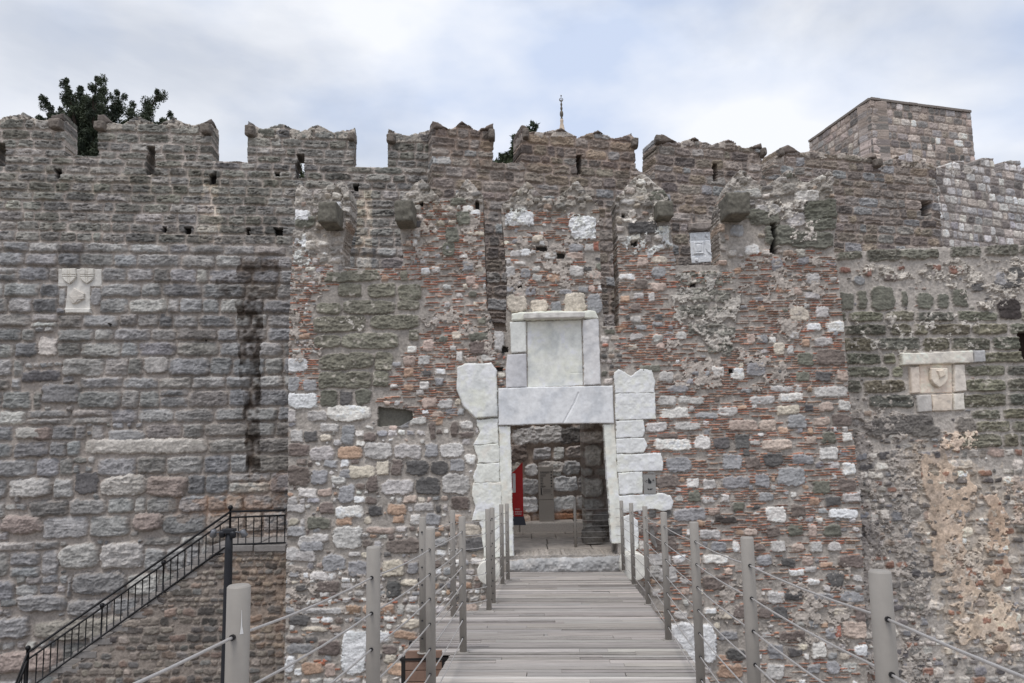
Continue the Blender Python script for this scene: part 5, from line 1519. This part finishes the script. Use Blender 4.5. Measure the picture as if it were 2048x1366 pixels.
def tree(name, label, y, base, tips, clump, leaf, n_leaf, mat, trunk_r, seed, start=.25, spread=1.0, cat='tree'):
    r = random.Random(seed)
    b = Vector(at_y(base[0], base[1], y))
    root = empty(name, (b.x, y, 0))
    tag(root, label, cat)
    off = Vector(root.location)
    bm = bmesh.new()
    add_tube(bm, [Vector((0, 0, 0)), Vector((.1, 0, b.z * .5)), Vector((0, 0, b.z))], [trunk_r, trunk_r * .8, trunk_r * .55], 10)
    lm = bmesh.new()
    for (tx, ty) in tips:
        yy = y + r.uniform(-1.2, 1.2) * spread
        e_ = Vector(at_y(tx, ty, yy)) - off
        s_ = Vector((0, 0, b.z)) + Vector((r.uniform(-.1, .1), 0, r.uniform(-.6, .1)))
        mid = s_.lerp(e_, .55) + Vector((0, 0, -(e_ - s_).length * .12))
        pts = []
        for k in range(9):
            f = k / 8
            pts.append(s_ * (1 - f) ** 2 + mid * 2 * f * (1 - f) + e_ * f * f)
        add_tube(bm, pts, [trunk_r * .45 * (1 - k / 8.5) + .008 for k in range(9)], 6)
        L_ = (e_ - s_).length
        nl = int(n_leaf * L_)
        # sprays: short side twigs along the limb, each a tuft of small leaves
        ns = max(10, int(L_ * 9))
        for j in range(ns):
            f = start + (1 - start) * (j + r.random()) / ns
            c = s_ * (1 - f) ** 2 + mid * 2 * f * (1 - f) + e_ * f * f
            rad = clump * (1.15 - .95 * f) * r.uniform(.5, 1.3)
            c = c + Vector((r.gauss(0, 1), r.gauss(0, 1), r.gauss(0, .8))) * rad * .6
            cr_ = rad * r.uniform(.3, .6) + .05
            for _ in range(int(nl / ns)):
                d = Vector((r.gauss(0, 1), r.gauss(0, 1), r.gauss(0, 1))).normalized() * (r.random() ** .5)
                p = c + Vector((d.x, d.y, d.z * 1.25)) * cr_
                a_ = Vector((r.gauss(0, 1), r.gauss(0, 1), r.gauss(.5, 1))).normalized()
                b_ = a_.cross(Vector((r.gauss(0, 1), r.gauss(0, 1), r.gauss(0, 1)))).normalized()
                l_ = leaf * r.uniform(.6, 1.4)
                q_ = [lm.verts.new(p + a_ * l_), lm.verts.new(p + b_ * l_ * .3), lm.verts.new(p - a_ * l_), lm.verts.new(p - b_ * l_ * .3)]
                lm.faces.new(q_)
    o = mesh_obj('trunk', bm, MBK, None, True); o.parent = root
    o = mesh_obj('crown', lm, mat); o.parent = root
    return root


tree('conifer_tree', 'dark conifer with upswept ragged branches behind the left battlements', 23.0, (190, 380),
     [(88, 198), (96, 225), (80, 235), (133, 162), (140, 200), (192, 153), (186, 190), (176, 210), (240, 184), (232, 205), (222, 225), (270, 214), (262, 235), (318, 183), (300, 215), (338, 228), (322, 240), (290, 245), (120, 215), (150, 225), (205, 175), (160, 250), (210, 260), (250, 265), (130, 260), (180, 290), (215, 300), (120, 235), (165, 180), (145, 240), (175, 235), (195, 215), (225, 245), (110, 275), (235, 270), (255, 250), (148, 280), (200, 240), (180, 265), (275, 262), (300, 330), (160, 310), (150, 185), (110, 250), (305, 300)], .62, .042, 1700, ML, .22, 3)
tree('leafy_tree', 'small bush of round leaf clusters rising in the gap left of the minaret tip', 23.5, (1052, 380),
     [(1000, 312), (1012, 305), (1030, 290), (1035, 300), (990, 321), (1020, 312), (1036, 315), (1030, 270), (1066, 246), (1056, 256), (1046, 258), (1040, 276), (1026, 282), (1022, 298), (1008, 310), (996, 318), (1040, 305), (1060, 290), (1030, 318), (1016, 325), (1070, 275), (1050, 330)], .36, .075, 330, ML2, .13, 5, .45, .5)
tree('leafy_tree', 'green treetop glimpsed through the loophole of the third battlement', 24.0, (612, 400), [(602, 335), (594, 342), (612, 338), (620, 350), (590, 352), (605, 348)], .3, .07, 160, ML2, .1, 8, .4, .5)
tree('leafy_tree', 'green treetop glimpsed through the loophole at the far left edge', 24.0, (10, 370), [(4, 318), (-6, 322), (12, 326), (20, 322), (0, 330)], .3, .07, 160, ML2, .1, 9, .4, .5)

# ------------------------------------------------------------------ minaret tip far behind
MY = 60.0
mn = empty('minaret', (at_y(1124, 262, MY)[0], MY, 0))
tag(mn, 'slender minaret spire with a crescent finial above the battlements', 'minaret', kind='thing')
def mz(y): return at_y(1124, y, MY)[2]
px_ = MY / F
MSP = mat_stone('spire_stone', False, S(176, 158, 138), scale=3, bump=.1)
MBR = mat_plain('tarnished_bronze', S(84, 76, 64), .5, .6)
bm = bmesh.new(); add_lathe(bm, (0, 0, 0), [(1.2, 0), (1.15, mz(330)), (1.25, mz(318)), (.95, mz(300)), (9 * px_, mz(275)), (5.5 * px_, mz(258)), (3 * px_, mz(246)), (3.6 * px_, mz(242)), (3.6 * px_, mz(240)), (2 * px_, mz(238))], 24)
o = mesh_obj('spire', bm, MSP, None, True); o.parent = mn
bm = bmesh.new()
pr_ = []
for y, r_ in ((239, 1.5), (237, 2.6), (235, 1.5), (232, 3.2), (228, 3.8), (224, 3.2), (221, 1.4), (219, 2.2), (216, 2.6), (213, 1.2), (211, 1.8), (208, 2.2), (205, .9), (203, 1.5), (201, .7), (197, .6), (192, .5)):
    pr_.append((r_ * px_, mz(y)))
add_lathe(bm, (0, 0, 0), pr_, 14)
o = mesh_obj('finial', bm, MBR, None, True); o.parent = mn
bm = bmesh.new()
zc_ = mz(199)
add_tube(bm, [Vector((math.cos(a_) * 3.4 * px_ - .0, 0, zc_ + 3.4 * px_ * math.sin(a_))) for a_ in [math.pi * .62 + i * math.pi * 1.7 / 14 for i in range(15)]], [.02 + .035 * math.sin(math.pi * i / 14) for i in range(15)], 6)
o = mesh_obj('crescent', bm, MBR, None, True); o.parent = mn
bm = bmesh.new(); bmesh.ops.create_uvsphere(bm, u_segments=10, v_segments=8, radius=1.6 * px_)
for v in bm.verts: v.co.z += mz(191.5)
o = mesh_obj('ball_tip', bm, MBR, None, True); o.parent = mn
